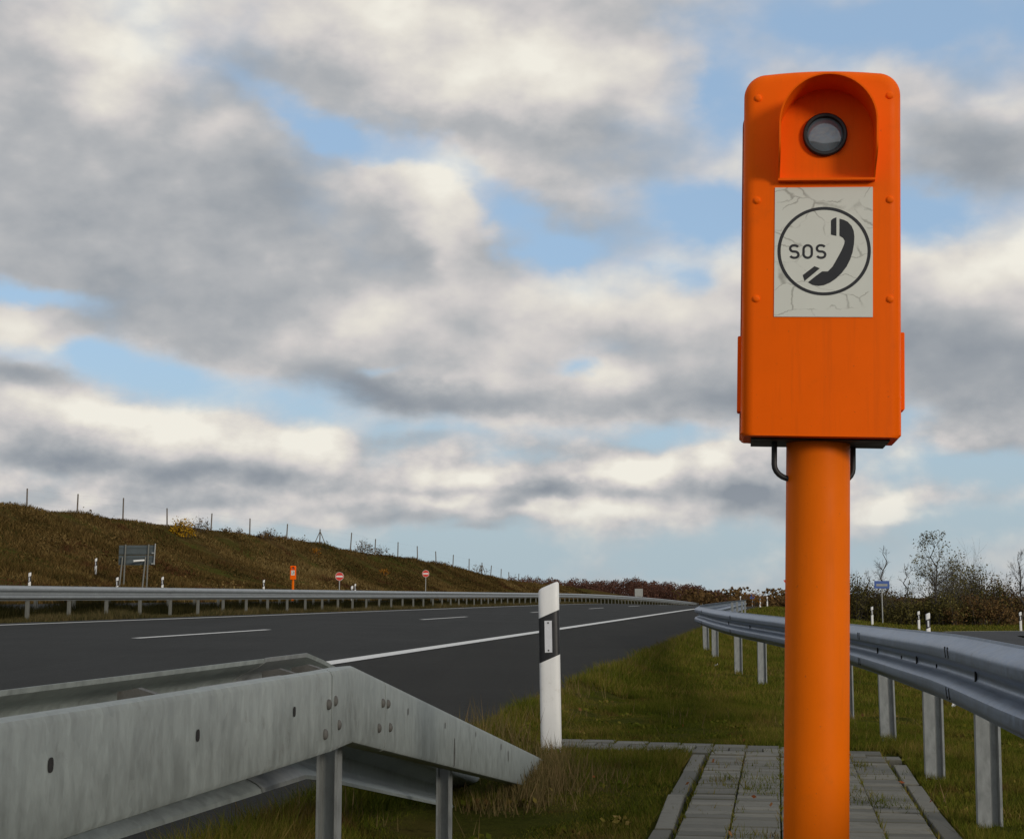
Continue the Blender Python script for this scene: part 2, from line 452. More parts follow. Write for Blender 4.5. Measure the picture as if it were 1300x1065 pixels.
M['orange_leaf'] = leafmat('orange_leaves', [(0, (.14, .06, .01)), (.5, (.26, .11, .015)), (1, (.36, .17, .02))], .5, .8)
M['red_leaf'] = leafmat('fallen_leaf', [(0, (.16, .035, .018)), (.5, (.22, .075, .03)), (1, (.28, .18, .08))], .3, 3)
M['bark'] = paint('bark', (.060, .050, .040), .95, .3, None, 3)
M['bark_pale'] = paint('bark_pale', (.125, .115, .095), .95, .3, None, 3)

m, t, b = new_mat('paver_stone'); co = objco(t); g = t.n('ShaderNodeNewGeometry')
c = t.ramp(g.outputs['Random Per Island'], [(0, (.085, .083, .066)), (.5, (.125, .121, .098)), (1, (.165, .158, .128))])
c = t.mix(t.smooth(t.noise(co, 14, 8, .7), .45, .75, 0, .6), c, (.07, .068, .05))
t.put(b.inputs['Base Color'], c); b.inputs['Roughness'].default_value = .9; bump(t, b, t.noise(co, 120, 4), .5, .003); M['paver'] = m

# white information plate with its cracks
m, t, b = new_mat('plate_foil'); co = objco(t)
nw = t.n('ShaderNodeTexNoise'); t.t.links.new(co, nw.inputs['Vector']); nw.inputs['Scale'].default_value = 9; nw.inputs['Detail'].default_value = 5
wv = t.vmath('ADD', co, t.vmath('MULTIPLY', t.vmath('SUBTRACT', nw.outputs['Color'], (.5, .5, .5)), (.11, .11, .11)))
mp = t.n('ShaderNodeMapping'); t.t.links.new(wv, mp.inputs[0]); mp.inputs['Rotation'].default_value = (0, math.radians(35), 0); mp.inputs['Scale'].default_value = (9, 1, 22)
vo = t.n('ShaderNodeTexVoronoi', feature='DISTANCE_TO_EDGE'); t.t.links.new(mp.outputs[0], vo.inputs['Vector']); vo.inputs['Scale'].default_value = 1.0
crack = t.smooth(vo.outputs['Distance'], .0, .032, 1, 0)
crack = t.math('MULTIPLY', crack, t.smooth(t.noise(co, 16, 4), .42, .60))
c = t.mix(t.noise(co, 6, 5), (.60, .61, .55), (.72, .73, .66))
c = t.mix(t.math('MULTIPLY', crack, .55), c, (.16, .15, .12))
t.put(b.inputs['Base Color'], c); b.inputs['Roughness'].default_value = .5
M['plate'] = m

m, t, b = new_mat('lens_glass')
b.inputs['Base Color'].default_value = (.13, .16, .19, 1); b.inputs['Roughness'].default_value = .06
b.inputs['Specular IOR Level'].default_value = 1.0; b.inputs['Coat Weight'].default_value = 1.0
M['lens'] = m

# ------------------------------------------------------------------ lie of the land
def Lx(Y):
    """x of the left edge line of the carriageway"""
    Y = np.asarray(Y, dtype=float)
    k = np.clip(Y - 80, 0, 170)
    return -14.85 + .167 * Y + .0004 * k * k + .136 * np.clip(Y - 250, 0, 400)
def dzY(Y):
    Y = np.asarray(Y, dtype=float)
    k = np.clip(Y - 110, 0, 90) / 90
    return -k * k - .0222 * np.clip(Y - 200, 0, 230)
FENCE = [(34,644),(98,653),(156,660),(212,667),(268,673),(317,679),(364,685),(406,690),(445,700),(476,704),(505,707.6),(530,711),(553.5,716),(575,720),(595.4,725),(611.6,730.5),(623,731),(636,735.7),(646,738),(658.5,739),(683,742)]
FY = [110 + 5.9 * i for i in range(len(FENCE))]
FP = [at(px, py, Y) for (px, py), Y in zip(FENCE, FY)]
_cy = np.array([-200, 60] + FY + [260, 300, 350, 430])
_ct = np.array([38, 38] + [float(Lx(Y)) - p.x for p, Y in zip(FP, FY)] + [29, 29, 29, 29])
_cz = np.array([7.8, 7.5] + [p.z for p in FP] + [2.1, .5, -2.0, -5.5])
def zt(X, Y):
    X = np.asarray(X, dtype=float); Y = np.asarray(Y, dtype=float)
    q = X - Lx(Y); dz = dzY(Y)
    s = smst(Y, 9, 19)
    road = .35 - .0193 * np.clip(q, -14, 13.1)
    # right-hand side
    e = np.clip(q - 13.1, 0, None)
    r0 = -.085 * smst(e, 0, .45) - .10 * s * smst(e, .2, 1.6)
    r0 = r0 - .02 * np.clip(e - .5, 0, 3) - (.05 + .045 * s) * np.clip(e - 2.0, 0, 7.2)
    z = road + r0
    # left-hand bank
    tcr = np.interp(Y, _cy, _ct); zc = np.interp(Y, _cy, _cz)
    f = np.clip((-q - 14) / (tcr - 14), 0, 1)
    bankz = (zc - (.62 + dz)) * f ** 1.7
    lump = .10 * np.sin(X * .9 + Y * .21) * np.sin(Y * .55 + X * .13) + .06 * np.sin(X * 2.1 + 1) * np.sin(Y * 1.7)
    lump = lump * smst(-q, 15, 20) * (1 - smst(-q, tcr - 2.5, tcr))
    z = z + dz + bankz + lump
    z = z - .8 * smst(-q, tcr + 1.5, tcr + 30) * smst(-q, 20, 21)
    return z
def zf(x, y): return float(zt(x, y))
def hit(px, py, H=0.0, y0=8.0, y1=420.0):
    """where a sight line meets the land raised by H"""
    a, e = ae(px, py)
    Y = np.linspace(y0, y1, 8000)
    d = CAM_H + e * Y - (zt(a * Y, Y) + H)
    s = np.where(np.sign(d[:-1]) != np.sign(d[1:]))[0]
    i = s[0] if len(s) else int(np.argmin(abs(d)))
    return Vector((a * Y[i], Y[i], zf(a * Y[i], Y[i])))

# ground sheet
qs = np.unique(np.concatenate([[-3000, -1200, -500, -250, -120, -80, -60, -50], np.arange(-45, -14, 1.0), [-14, -13.6, -8, -3.2, -2.9, -2, -1, -.8, 4, 8, 12.9], np.arange(13.1, 20, .22), np.arange(20, 34, 1.2), [36, 45, 60, 90, 160, 300, 700, 1500, 3000]]))
Ys = np.unique(np.concatenate([[-400, -150, -60, -30], np.arange(-14, 34, .35), np.arange(34, 130, 1.2), np.arange(130, 460, 3.5), [500, 600, 800, 1200, 2000, 4000, 8000]]))
QQ, YY = np.meshgrid(qs, Ys)
XX = Lx(YY) + QQ
ZZ = zt(XX, YY)
under = ((QQ > -.79) & (QQ < 13.05)) | ((QQ < -3.0) & (QQ > -13.65))
ZZ = ZZ - .05 * under
rq = np.random.default_rng(3)
ZZ = ZZ + rq.normal(0, .012, ZZ.shape) * (~under) * (YY < 40)
_a = (XX - .606) * .1647 + (YY - 3.3) * .9863; _c = (XX - .606) * .9863 - (YY - 3.3) * .1647
ZZ = ZZ - .03 * (((_a < 6.3) & (_a > -1.2) & (np.abs(_c - .04) < .75)) | ((_a > 5.8) & (_a < 6.85) & (_c > -1.6) & (_c < .85)))
V = np.stack([XX.ravel(), YY.ravel(), ZZ.ravel()], 1)
nx = len(qs); idx = np.arange(len(Ys) * nx).reshape(len(Ys), nx)
F = np.stack([idx[:-1, :-1].ravel(), idx[:-1, 1:].ravel(), idx[1:, 1:].ravel(), idx[1:, :-1].ravel()], 1)
ground = np_mesh('ground', V, F, M['ground'], smooth=True)
at_ = ground.data.attributes.new('bank', 'FLOAT', 'POINT')
at_.data.foreach_set('value', (smst(-QQ, 12, 18)).ravel().astype(np.float32))
tag(ground, kind='structure')

def strip(name, q0, q1, y0, y1, mat, lift=.004, nq=1, dy=2.0):
    ys = np.arange(y0, y1 + dy * .5, dy); qq = np.linspace(q0, q1, nq + 1)
    Q, Y = np.meshgrid(qq, ys); X = Lx(Y) + Q
    Z = zt(X, Y) + lift
    n = nq + 1; ix = np.arange(len(ys) * n).reshape(len(ys), n)
    F = np.stack([ix[:-1, :-1].ravel(), ix[:-1, 1:].ravel(), ix[1:, 1:].ravel(), ix[1:, :-1].ravel()], 1)
    o = np_mesh(name, np.stack([X.ravel(), Y.ravel(), Z.ravel()], 1), F, mat, smooth=True)
    return tag(o, kind='structure')
strip('road', -.8, 9.95, -40, 460, M['asphalt'], .004, 4)
# shoulder with an uneven, crumbling edge
ys = np.arange(-40, 460, .5)
ys = np.concatenate([np.arange(-40, 2, .5), np.arange(2, 45, .06), np.arange(45, 460, .8)])
rq = np.random.default_rng(5)
wob = np.convolve(rq.normal(0, 1, len(ys) + 20), np.ones(7) / 7, 'same')[:len(ys)] * .05 * (ys < 60)
xl = Lx(ys) + 9.95; xr = Lx(ys) + 13.02 + wob
V = np.concatenate([np.stack([xl, ys, zt(xl, ys) + .004], 1), np.stack([xr, ys, zt(xr, ys) + .004], 1)])
n = len(ys); i = np.arange(n - 1)
tag(np_mesh('hard_shoulder', V, np.stack([i, i + n, i + n + 1, i + 1], 1), M['shoulder']), kind='structure')
strip('opposite_road', -13.5, -3.1, -40, 460, M['asphalt'], .004, 3)
strip('edge_line', -.10, .07, -40, 430, M['marking'], .010)
strip('shoulder_line', 9.72, 9.98, -40, 430, M['marking'], .010)
strip('opposite_edge_line', -3.75, -3.55, -40, 430, M['marking'], .010)
# lane dashes: 6 m long; positions in the photograph repeat every 19.4 m
y = 24.6 - 3 * 19.7
V = []; F = []
mk = MB()
while y < 330:
    for k in range(4):
        ya, yb = y + k * 1.6, y + (k + 1) * 1.6
        pts = []
        for (q_, y_) in ((4.86, ya), (5.01, ya), (5.01, yb), (4.86, yb)):
            x_ = float(Lx(y_)) + q_; pts.append((x_, y_, zf(x_, y_) + .010))
        mk.add(pts, [(0, 1, 2, 3)])
    y += 19.7
tag(mk.build('lane_marking', M['marking']), kind='structure')

# exit ramp looping round on the right
RP = [(10.5, 8), (9.6, 25), (10.3, 40), (12, 55), (15.0, 67), (19.5, 74.3), (25, 76.6), (35, 76.2), (50, 71)]
def catmull(P, n):
    P = [Vector((*p, 0)) if len(p) == 2 else Vector(p) for p in P]
    out = []
    for i in range(len(P) - 1):
        p0, p1, p2, p3 = P[max(i-1, 0)], P[i], P[i+1], P[min(i+2, len(P)-1)]
        for k in range(n):
            t = k / n
            out.append(.5 * ((2*p1) + (p2-p0)*t + (2*p0-5*p1+4*p2-p3)*t*t + (3*p1-p0-3*p2+p3)*t**3))
    out.append(P[-1]); return out
rp = catmull(RP, 12)
def rampstrip(name, o0, o1, mat, lift, nn):
    V = []; F = []
    for i, p in enumerate(rp):
        d = (rp[min(i+1, len(rp)-1)] - rp[max(i-1, 0)]).normalized(); nrm = Vector((d.y, -d.x, 0))
        zc = zf(*(p + nrm * 3).to_2d())
        for k in range(nn + 1):
            a = p + nrm * (o0 + (o1 - o0) * k / nn); V.append((a.x, a.y, max(zf(a.x, a.y), zc) + lift))
    n = nn + 1
    for i in range(len(rp) - 1):
        for k in range(nn): F.append((i*n+k, i*n+k+1, (i+1)*n+k+1, (i+1)*n+k))
    return tag(np_mesh(name, V, F, mat, smooth=True), kind='structure')
rampstrip('ramp_road', 0, 6, M['ramp'], .09, 4)
rampstrip('ramp_edge_line', .12, .30, M['marking'], .096, 1)

# ------------------------------------------------------------------ paved stand of the emergency phone
RD = Vector((.167, 1, 0)).normalized(); RN = Vector((RD.y, -RD.x, 0))
P0 = Vector((.606, 3.3, 0))
pv = MB(); rnd = random.Random(4)
pav_rects = []
def paver(a, c, la, lc, lift=.006):
    """block centred a metres along / c metres across from the phone's foot"""
    p = P0 + RD * a + RN * c
    z = zf(p.x, p.y) + lift + rnd.uniform(-.0025, .0025)
    h = .05; g = .0035; bv = .003
    Mx = Matrix((RN, RD, Vector((0, 0, 1)))).transposed() @ Matrix.Rotation(rnd.uniform(-.015, .015), 3, 'X') @ Matrix.Rotation(rnd.uniform(-.02, .02), 3, 'Z')
    hx, hy = lc / 2 - g, la / 2 - g
    R = []
    for (i_, zz_) in ((0, -h), (0, -bv), (bv, 0)):
        R.append([Mx @ Vector((sx * (hx - i_), sy * (hy - i_), zz_)) + Vector((p.x, p.y, z)) for sx, sy in ((-1,-1),(1,-1),(1,1),(-1,1))])
    pv.rings(R, True, True, 0, False)
# pad along the road direction
a = -.9; row = 0
while a < 5.98:
    for k in range(-2, 3):
        paver(a, .04 + k * .2 + (.0 if row % 2 else .0), .10, .20)
    a += .10; row += 1
for k in range(7):
    paver(-.5 + k * 1.0, .04 - .56, 1.0, .08, .008); paver(-.5 + k * 1.0, .04 + .56, 1.0, .08, .008)
# strip across to the delineator
for r_ in range(3):
    c = -1.36 + (.1 if r_ % 2 else 0)
    while c < .62:
        paver(6.13 + r_ * .205, c, .20, .20 if r_ % 2 else .20); c += .20
c = -1.75
tag(pv.build('paving', M['paver']), kind='structure')
def on_paving(X, Y):
    a = (X - P0.x) * RD.x + (Y - P0.y) * RD.y; c = (X - P0.x) * RN.x + (Y - P0.y) * RN.y
    return ((a < 6.05) & (a > -1) & (np.abs(c - .04) < .61)) | ((a >= 6.0) & (a < 6.66) & (c > -1.47) & (c < .66))

# ------------------------------------------------------------------ emergency phone
def round_outline(hw, z0, z1, R, inset, bow=.006, rb=.006, n=10):
    """front outline: round upper corners, nearly square lower ones; inset on sides and top"""
    hw2, zt_ = hw - inset, z1 - inset
    R2 = max(R - inset, .004)
    pts = [(-hw2 + rb, z0), (-hw2, z0 + rb)]
    for k in range(n + 1):
        a = PI - k / n * PI / 2
        pts.append((-hw2 + R2 + R2 * math.cos(a), zt_ - bow - R2 + R2 * math.sin(a)))
    for k in range(1, 8):
        x = (-hw2 + R2) + (2 * (hw2 - R2)) * k / 8
        pts.append((x, zt_ - bow + bow * (1 - (x / (hw2 - R2)) ** 2)))
    for k in range(n + 1):
        a = PI / 2 - k / n * PI / 2
        pts.append((hw2 - R2 + R2 * math.cos(a), zt_ - bow - R2 + R2 * math.sin(a)))
    pts += [(hw2, z0 + rb), (hw2 - rb, z0)]
    return pts
def zl(py, Y=3.17): return CAM_H + ae(1042, py)[1] * Y

phone = empty('emergency_phone', (P0.x, P0.y, zf(P0.x, P0.y)), 'large orange emergency phone column with SOS plate in the foreground', 'emergency phone', 'roadside emergency phones', (0, math.radians(1.75), 0))
foot = phone.location.z
YAW = Matrix.Rotation(math.radians(-8.2), 4, 'Z')
def yawed(o): o.data.transform(YAW); return o
ZB, ZT = 1.222 - foot, 1.997 - foot
HW = .1615; YF = -.118; YBK = .098
def Z(py): return zl(py) - foot
# housing
mb = MB(); R = []
ins = .026
for k in range(7):
    a = k / 6 * PI / 2
    i_ = ins * (1 - math.sin(a)); y_ = YF + ins * (1 - math.cos(a))
    R.append([(x, y_, z) for x, z in round_outline(HW, ZB, ZT, .048, i_)])
R.append([(x, YBK - .05, z) for x, z in round_outline(HW, ZB, ZT, .048, 0)])
R.append([(x, YBK - .047, z) for x, z in round_outline(HW, ZB, ZT, .048, .003)])
mb.rings(R, True, True, 0, True)
yawed(mb.build('housing', M['orange'], phone))
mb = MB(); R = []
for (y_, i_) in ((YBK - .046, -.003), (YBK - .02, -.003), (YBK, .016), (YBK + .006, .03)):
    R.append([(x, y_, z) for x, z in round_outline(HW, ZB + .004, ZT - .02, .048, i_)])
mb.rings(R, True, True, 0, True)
yawed(mb.build('rear_shell', M['orange_shade'], phone))
mb = MB(); mb.box((0, .0, ZB - .002), (.28, .16, .004))  # black sheet added below the housing, stands for the shade on its underside
yawed(mb.build('underside_shade', M['black'], phone))
for s in (-1, 1):
    mb = MB()
    z0, z1 = Z(513), Z(413); YC = YBK if s < 0 else YBK - .06
    R = [[(s * (HW + d), y_, z) for (y_, z) in ((YC - .09, z0), (YC - .045, z0), (YC - .045, z1), (YC - .09, z1))] for d in (-.004, .0095 if s > 0 else .0065)]
    R.append([(s * (HW + (.0115 if s > 0 else .0085)), y_, z) for (y_, z) in ((YC - .088, z0 + .002), (YC - .047, z0 + .002), (YC - .047, z1 - .002), (YC - .088, z1 - .002))])
    mb.rings(R, True, True, 0, False)
    yawed(mb.build('side_catch', M['orange'], phone))
# visor: arched hood standing out of the front
VX, VR = .0085, .0985
vz0, vzs = Z(226), Z(91) - VR - .032
prof = [(-VR, vz0)] + [(-VR, vz0 + (vzs - vz0) * k / 8) for k in range(1, 9)]
prof += [(VR * math.cos(PI - a), vzs + VR * math.sin(PI - a)) for a in [PI * k / 28 for k in range(1, 28)]]
prof += [(VR, vzs + (vz0 - vzs) * k / 8) for k in range(0, 8)] + [(VR, vz0)]
def vdepth(x, z):
    f = min(1, max(0, (z - vz0) / .045)); f = f * f * (3 - 2 * f)
    return .016 + .074 * f + .012 * max(0, min(1, (z - vzs) / VR))
mb = MB(); th = .0032
outer_b = [(VX + x, YF + .004, z) for x, z in prof]
outer_f = [(VX + x, YF - vdepth(x, z), z) for x, z in prof]
def inner(p, y=None):
    x = p[0] - VX
    if p[2] > vzs: L = math.hypot(x, p[2] - vzs); k = (L - th) / L; q_ = (VX + x * k, vzs + (p[2] - vzs) * k)
    else: q_ = (VX + math.copysign(abs(x) - th, x), p[2])
    return (q_[0], p[1] if y is None else y, q_[1])
mb.rings([outer_b, outer_f, [inner(p) for p in outer_f], [inner(p) for p in outer_b]], False, False, 0, True)
# lower lip of the hood
mb.box((VX, YF - .007, vz0 - .0025), (2 * VR, .018, .005))
yawed(mb.build('visor', M['orange'], phone))
# back panel in the hood (slightly proud of the housing)
mb = MB()
pp = [inner(p) for p in outer_b]
mb.add([(p[0], YF - .0025, p[2]) for p in pp], [tuple(range(len(pp)))])
mb.add([(p[0], YF - .0025, p[2]) for p in pp] + [(p[0], YF + .002, p[2]) for p in pp], [(i, i+1, i+1+len(pp), i+len(pp)) for i in range(len(pp)-1)])
yawed(mb.build('lamp_panel', M['orange'], phone))
# lens
lx_, lz_ = VX - .003, Z(170)
mb = MB(); n = 48
def circ(r, y): return [(lx_ + r * math.cos(2*PI*k/n), y, lz_ + r * math.sin(2*PI*k/n)) for k in range(n)]
mb.rings([circ(.0455, YF - .002), circ(.0455, YF - .011), circ(.043, YF - .0135), circ(.0385, YF - .0135), circ(.0365, YF - .0105), circ(.0365, YF - .004)], True, False)
lr = yawed(mb.build('lens_ring', M['black'], phone))
mb = MB()
mb.rings([circ(.0366, YF - .006), circ(.030, YF - .0085), circ(.020, YF - .0105), circ(.010, YF - .0115), circ(.001, YF - .0118)], True, True)
yawed(mb.build('lens', M['lens'], phone))
# information plate
px0, px1 = .0035 - .0995, .0035 + .0995
pz0, pz1 = Z(401), Z(236)
mb = MB(); mb.prism([(px0, pz0), (px1, pz0), (px1, pz1), (px0, pz1)], YF - .0018, YF + .001)
plate = yawed(mb.build('information_plate', M['plate'], phone))
cx_, cz_ = .0045, Z(317.2); U = .0002795
yq = YF - .0022
mb = MB(); n = 96
def ell(r, y): return [(cx_ + r * math.cos(2*PI*k/n), y, cz_ + r * .985 * math.sin(2*PI*k/n)) for k in range(n)]
mb.rings([ell(.0945, YF - .001), ell(.0945, yq), ell(.0880, yq), ell(.0880, YF - .001)], True, False, 0, False)
yawed(mb.build('circle', M['blackpaint'], plate))
def zp(pts): return [(cx_ + (x - 433) * U, cz_ - (y_ - 531) * U) for x, y_ in pts]
mb = MB()
hs = [(545,288),(575,296),(605,312),(632,342),(648,380),(653,425),(650,480),(640,540),(622,596),(597,648),(562,696),(520,738),(478,768),(435,787),(395,793),(352,786),(318,766),(368,724),(420,684),(462,684),(496,648),(528,590),(560,528),(580,478),(583,455),(572,434),(545,416)]
mb.prism(zp(hs), yq, YF - .001)
mb.prism(zp([(483,300),(500,286),(523,277),(523,418),(483,408)]), yq, YF - .001)
mb.prism(zp([(280,712),(365,645),(404,661),(293,757)]), yq, YF - .001)
yawed(mb.build('handset_symbol', M['blackpaint'], plate, fix=True))
# letters S O S drawn as strokes
def stroke(mb, pts, wd):
    pts = [Vector((p[0], 0, p[1])) for p in pts]; A = []; B = []
    for i, p in enumerate(pts):
        if i == 0: d = pts[1] - p
        elif i == len(pts) - 1: d = p - pts[-2]
        else: d = pts[i+1] - pts[i-1]
        d.normalize(); nn = Vector((d.z, 0, -d.x)) * wd / 2
        A.append(p + nn); B.append(p - nn)
    y0, y1 = yq, YF - .001
    R = [[(A[i].x, y0, A[i].z), (B[i].x, y0, B[i].z), (B[i].x, y1, B[i].z), (A[i].x, y1, A[i].z)] for i in range(len(pts))]
    mb.rings(R, True, True, 0, False)
def arc(cx, cz, rx, rz, a0, a1, n=12): return [(cx + rx * math.cos(math.radians(a0 + (a1-a0)*k/n)), cz + rz * math.sin(math.radians(a0 + (a1-a0)*k/n))) for k in range(n+1)]
H_ = 94 * U; w2 = 30 * U; sw = 17.5 * U
def S_letter(cx):
    zc = cz_ - 4 * U; r = H_ / 4
    return arc(cx, zc + r, w2, r, 28, 90, 5) + arc(cx - w2*.15, zc + r, w2*.85, r, 90, 270, 14)[1:-1] + arc(cx + w2*.12, zc - r, w2*.9, r, 90, -90, 14) + arc(cx, zc - r, w2*1.02, r, -90, -155, 6)[1:]
for ch, cxx in (('S', 218), ('O', 315), ('S', 412)):
    mb = MB(); X_ = cx_ + (cxx - 433) * U
    if ch == 'S': stroke(mb, S_letter(X_), sw)
    else:
        zc = cz_ - 4 * U; hh = H_ / 2
        pts = arc(X_, zc + hh - w2, w2, w2, 0, 180, 14) + arc(X_, zc - hh + w2, w2, w2, 180, 360, 14)
        pts.append(pts[0]); stroke(mb, pts, sw)
    yawed(mb.build('letter', M['blackpaint'], plate))
# screws
for sx, sy in ((960,121),(1131,120),(958,252),(1131,252),(957,378),(1131,378)):
    mb = MB(); n = 20; x = -.1325 if sx < 1000 else .1375; z = Z(sy)
    def cc_(r, y): return [(x + r * math.cos(2*PI*k/n), y, z + r * math.sin(2*PI*k/n)) for k in range(n)]
    mb.rings([cc_(.0078, YF + .001), cc_(.0078, YF - .001), cc_(.0056, YF - .0035), cc_(.003, YF - .0042)], True, True)
    yawed(mb.build('screw', M['orange'], phone))
    mb = MB(); mb.box((x, YF - .0043, z), (.008, .0006, .0016), M=Matrix.Rotation(.7, 3, 'Y'))
# pole, collar and hooks
mb = MB(); n = 56; PR = .0660
R = [[(PR * math.cos(2*PI*k/n), PR * math.sin(2*PI*k/n), z) for k in range(n)] for z in (-.1, .3, .7, ZB - .002)]
mb.rings(R)
mb.build('pole', M['orange_pole'], phone)
mb = MB()
R = [[(r * math.cos(2*PI*k/n), r * math.sin(2*PI*k/n), z) for k in range(n)] for r, z in ((.125, -.04), (.125, .022), (.12, .026), (.068, .026))]
mb.rings(R, True, True, 0, False)
mb.build('base_flange', M['galv_post'], phone)
for s, yb, xr in ((-1, -.01, .0935), (1, .045, .083)):
    pts = [(s * xr, yb, ZB + .005), (s * xr, yb, ZB - .05)] + [(s * (xr - .035 + .035 * math.cos(a)), yb, ZB - .05 - .030 * math.sin(a)) for a in [PI/2 * k / 6 for k in range(1, 7)]]
    mb = MB(); mb.tube(pts, .0062, 10)
    mb.build('hook', M['black'], phone)

# ------------------------------------------------------------------ delineator posts
def slant_ring(z, slope, hw=.06, hd=.042, n=28):
    out = []
    for k in range(n):
        a = 2 * PI * k / n
        ca, sa = math.cos(a), math.sin(a)
        x = hw * math.copysign(abs(ca) ** .62, ca); y = hd * math.copysign(abs(sa) ** (.8 if sa > 0 else .55), sa)
        out.append((x, y, z + slope * x))
    return out
def make_delineator(loc, label, tall=1.0, slope=.42, rot=0.0):
    root = empty('delineator_post', loc, label, 'delineator', 'roadside delineator posts', (0, 0, rot))
    zb0, zb1 = tall - .432, tall - .178
    mb = MB(); mb.rings([slant_ring(-.2, 0), slant_ring(.1, 0), slant_ring(zb0, slope)], True, True)
    mb.rings([slant_ring(zb1, slope), slant_ring(tall - .03, slope), slant_ring(tall - .016, slope, .054, .036), slant_ring(tall - .012, slope, .04, .024)], True, True)
    mb.build('post_body', M['white'], root)
    mb = MB(); mb.rings([slant_ring(zb0 - .0, slope, .0602, .0422), slant_ring(zb1, slope, .0602, .0422)], True, True)
    bb = mb.build('black_band', M['blackpaint'], root)
    mb = MB(); zc = (zb0 + zb1) / 2
    mb.box((-.004, -.0445, zc), (.042, .006, .18))
    rf = mb.build('reflector', M['reflector'], bb)
    for dz_s in (-.078, .078):
        mb2 = MB(); mb2.box((-.004, -.0485, zc + dz_s), (.008, .003, .008)); mb2.build('rivet', M['hole'], bb)
    return root
pw = at(700, 952, 9.2)
D0 = make_delineator((pw.x, 9.2, zf(pw.x, 9.2)), 'tall white delineator post with slanted black band beside the barrier end in the foreground', .965, .42, math.radians(-4))
D0.rotation_euler.y = math.radians(-.8)
lab_d = [
 (122, 708, 1.0, 'far white delineator post standing alone on the bank left of the grey sign back', None),
 (38, 726, 1.0, 'leftmost far delineator post showing above the median barrier', None),
 (149, 732, 1.0, 'far delineator post just left of the grey sign back legs', None),
 (206.5, 731.5, 1.0, 'far delineator post just right of the grey sign back', None),
 (335, 735.5, 1.0, 'far delineator post left of the distant orange emergency phone', None),
 (451, 740.5, 1.0, 'brighter one of two far delineator posts right of the nearer no entry sign', None),
 (447, 743, 1.0, 'dimmer one of two far delineator posts right of the nearer no entry sign', None),
 (1107, 775, 1.0, 'far delineator post on the right nearest the orange column', 84),
 (1166, 776, 1.0, 'slim far delineator post right of centre in front of the shrubs', 82),
 (1178, 784, 1.0, 'wider closer delineator post behind the curved barrier on the ramp verge', 46),
 (1295, 775, 1.0, 'rightmost delineator post on the grass behind the ramp road', 80),
 (940, 759, 1.0, 'far delineator post left of the small blue arrow sign', 150),
 (965, 763, 1.0, 'far delineator post standing in the small orange shrub', 120),
 (974, 760, 1.0, 'far delineator post between the orange shrub and the orange column', 150),
]
for px, py, tall, lab, Y in lab_d:
    if Y is None:
        p = hit(px, py, .985, 75 if px > 300 else 55)
    else:
        a, e = ae(px, py); p = Vector((a * Y, Y, zf(a * Y, Y)))
        # let the post stand where its head is seen
        for _ in range(20):
            Yn = p.y
            err = (zf(a * Yn, Yn) + .985) - (CAM_H + e * Yn)
            if abs(err) < .02: break
            Yn = max(25, min(200, Yn * (1 + .0)))
            break
        p = Vector((a * Y, Y, zf(a * Y, Y)))
    copy_tree(D0, p, lab, (0, 0, math.radians(-4 + (px % 7))))
    print('delin', px, py, tuple(round(v, 2) for v in p), 'head row err', round((p.z + .985 - CAM_H - ae(px, py)[1] * p.y) / p.y * 2000, 1))

# ------------------------------------------------------------------ crash barriers
def wprofile():
    """W-beam section, (depth, height) closed loop; 310 mm high"""
    z = np.linspace(-.155, .155, 33)
    a = np.abs(z)
    d = .078 * smst(a, .012, .062) * (1 - smst(a, .100, .150)) + .004
    front = [(float(di), float(zi)) for di, zi in zip(d, z)]
    back = [(di - .005, zi) for di, zi in reversed(front)]
    return front + back
WP = wprofile()
def sweep(mb, path, prof, side, mi=0):
    """path of Vectors at mid height; side +1 pushes the profile to the right of travel"""
    R = []
    for i, p in enumerate(path):
        d = (path[min(i+1, len(path)-1)] - path[max(i-1, 0)]); d.z = 0; d.normalize()
        nn = Vector((d.y, -d.x, 0)) * side
        R.append([p + nn * a + Vector((0, 0, b_)) for a, b_ in prof])
    mb.rings(R, True, True, mi, True)
def cpost(h, wd=.10, dp=.055, th=.006):
    """C-section post, web facing -x"""
    o = [(-dp/2, -wd/2), (dp/2, -wd/2), (dp/2, -wd/2 + .026), (dp/2 - th, -wd/2 + .026), (dp/2 - th, -wd/2 + th), (-dp/2 + .036, -wd/2 + th), (-dp/2 + .036, -wd/2 + .046), (-dp/2 + th, -wd/2 + .052),
         (-dp/2 + th, wd/2 - th), (dp/2 - th, wd/2 - th), (dp/2 - th, wd/2 - .026), (dp/2, wd/2 - .026), (dp/2, wd/2), (-dp/2, wd/2),
         (-dp/2, -wd/2 + .046), (-dp/2 + .030, -wd/2 + .040), (-dp/2 + .030, -wd/2 + .016), (-dp/2, -wd/2 + .010)]
    mb = MB()
    mb.rings([[(x, y_, -.3) for x, y_ in o], [(x, y_, h) for x, y_ in o]], True, True, 0, False)
    return mb
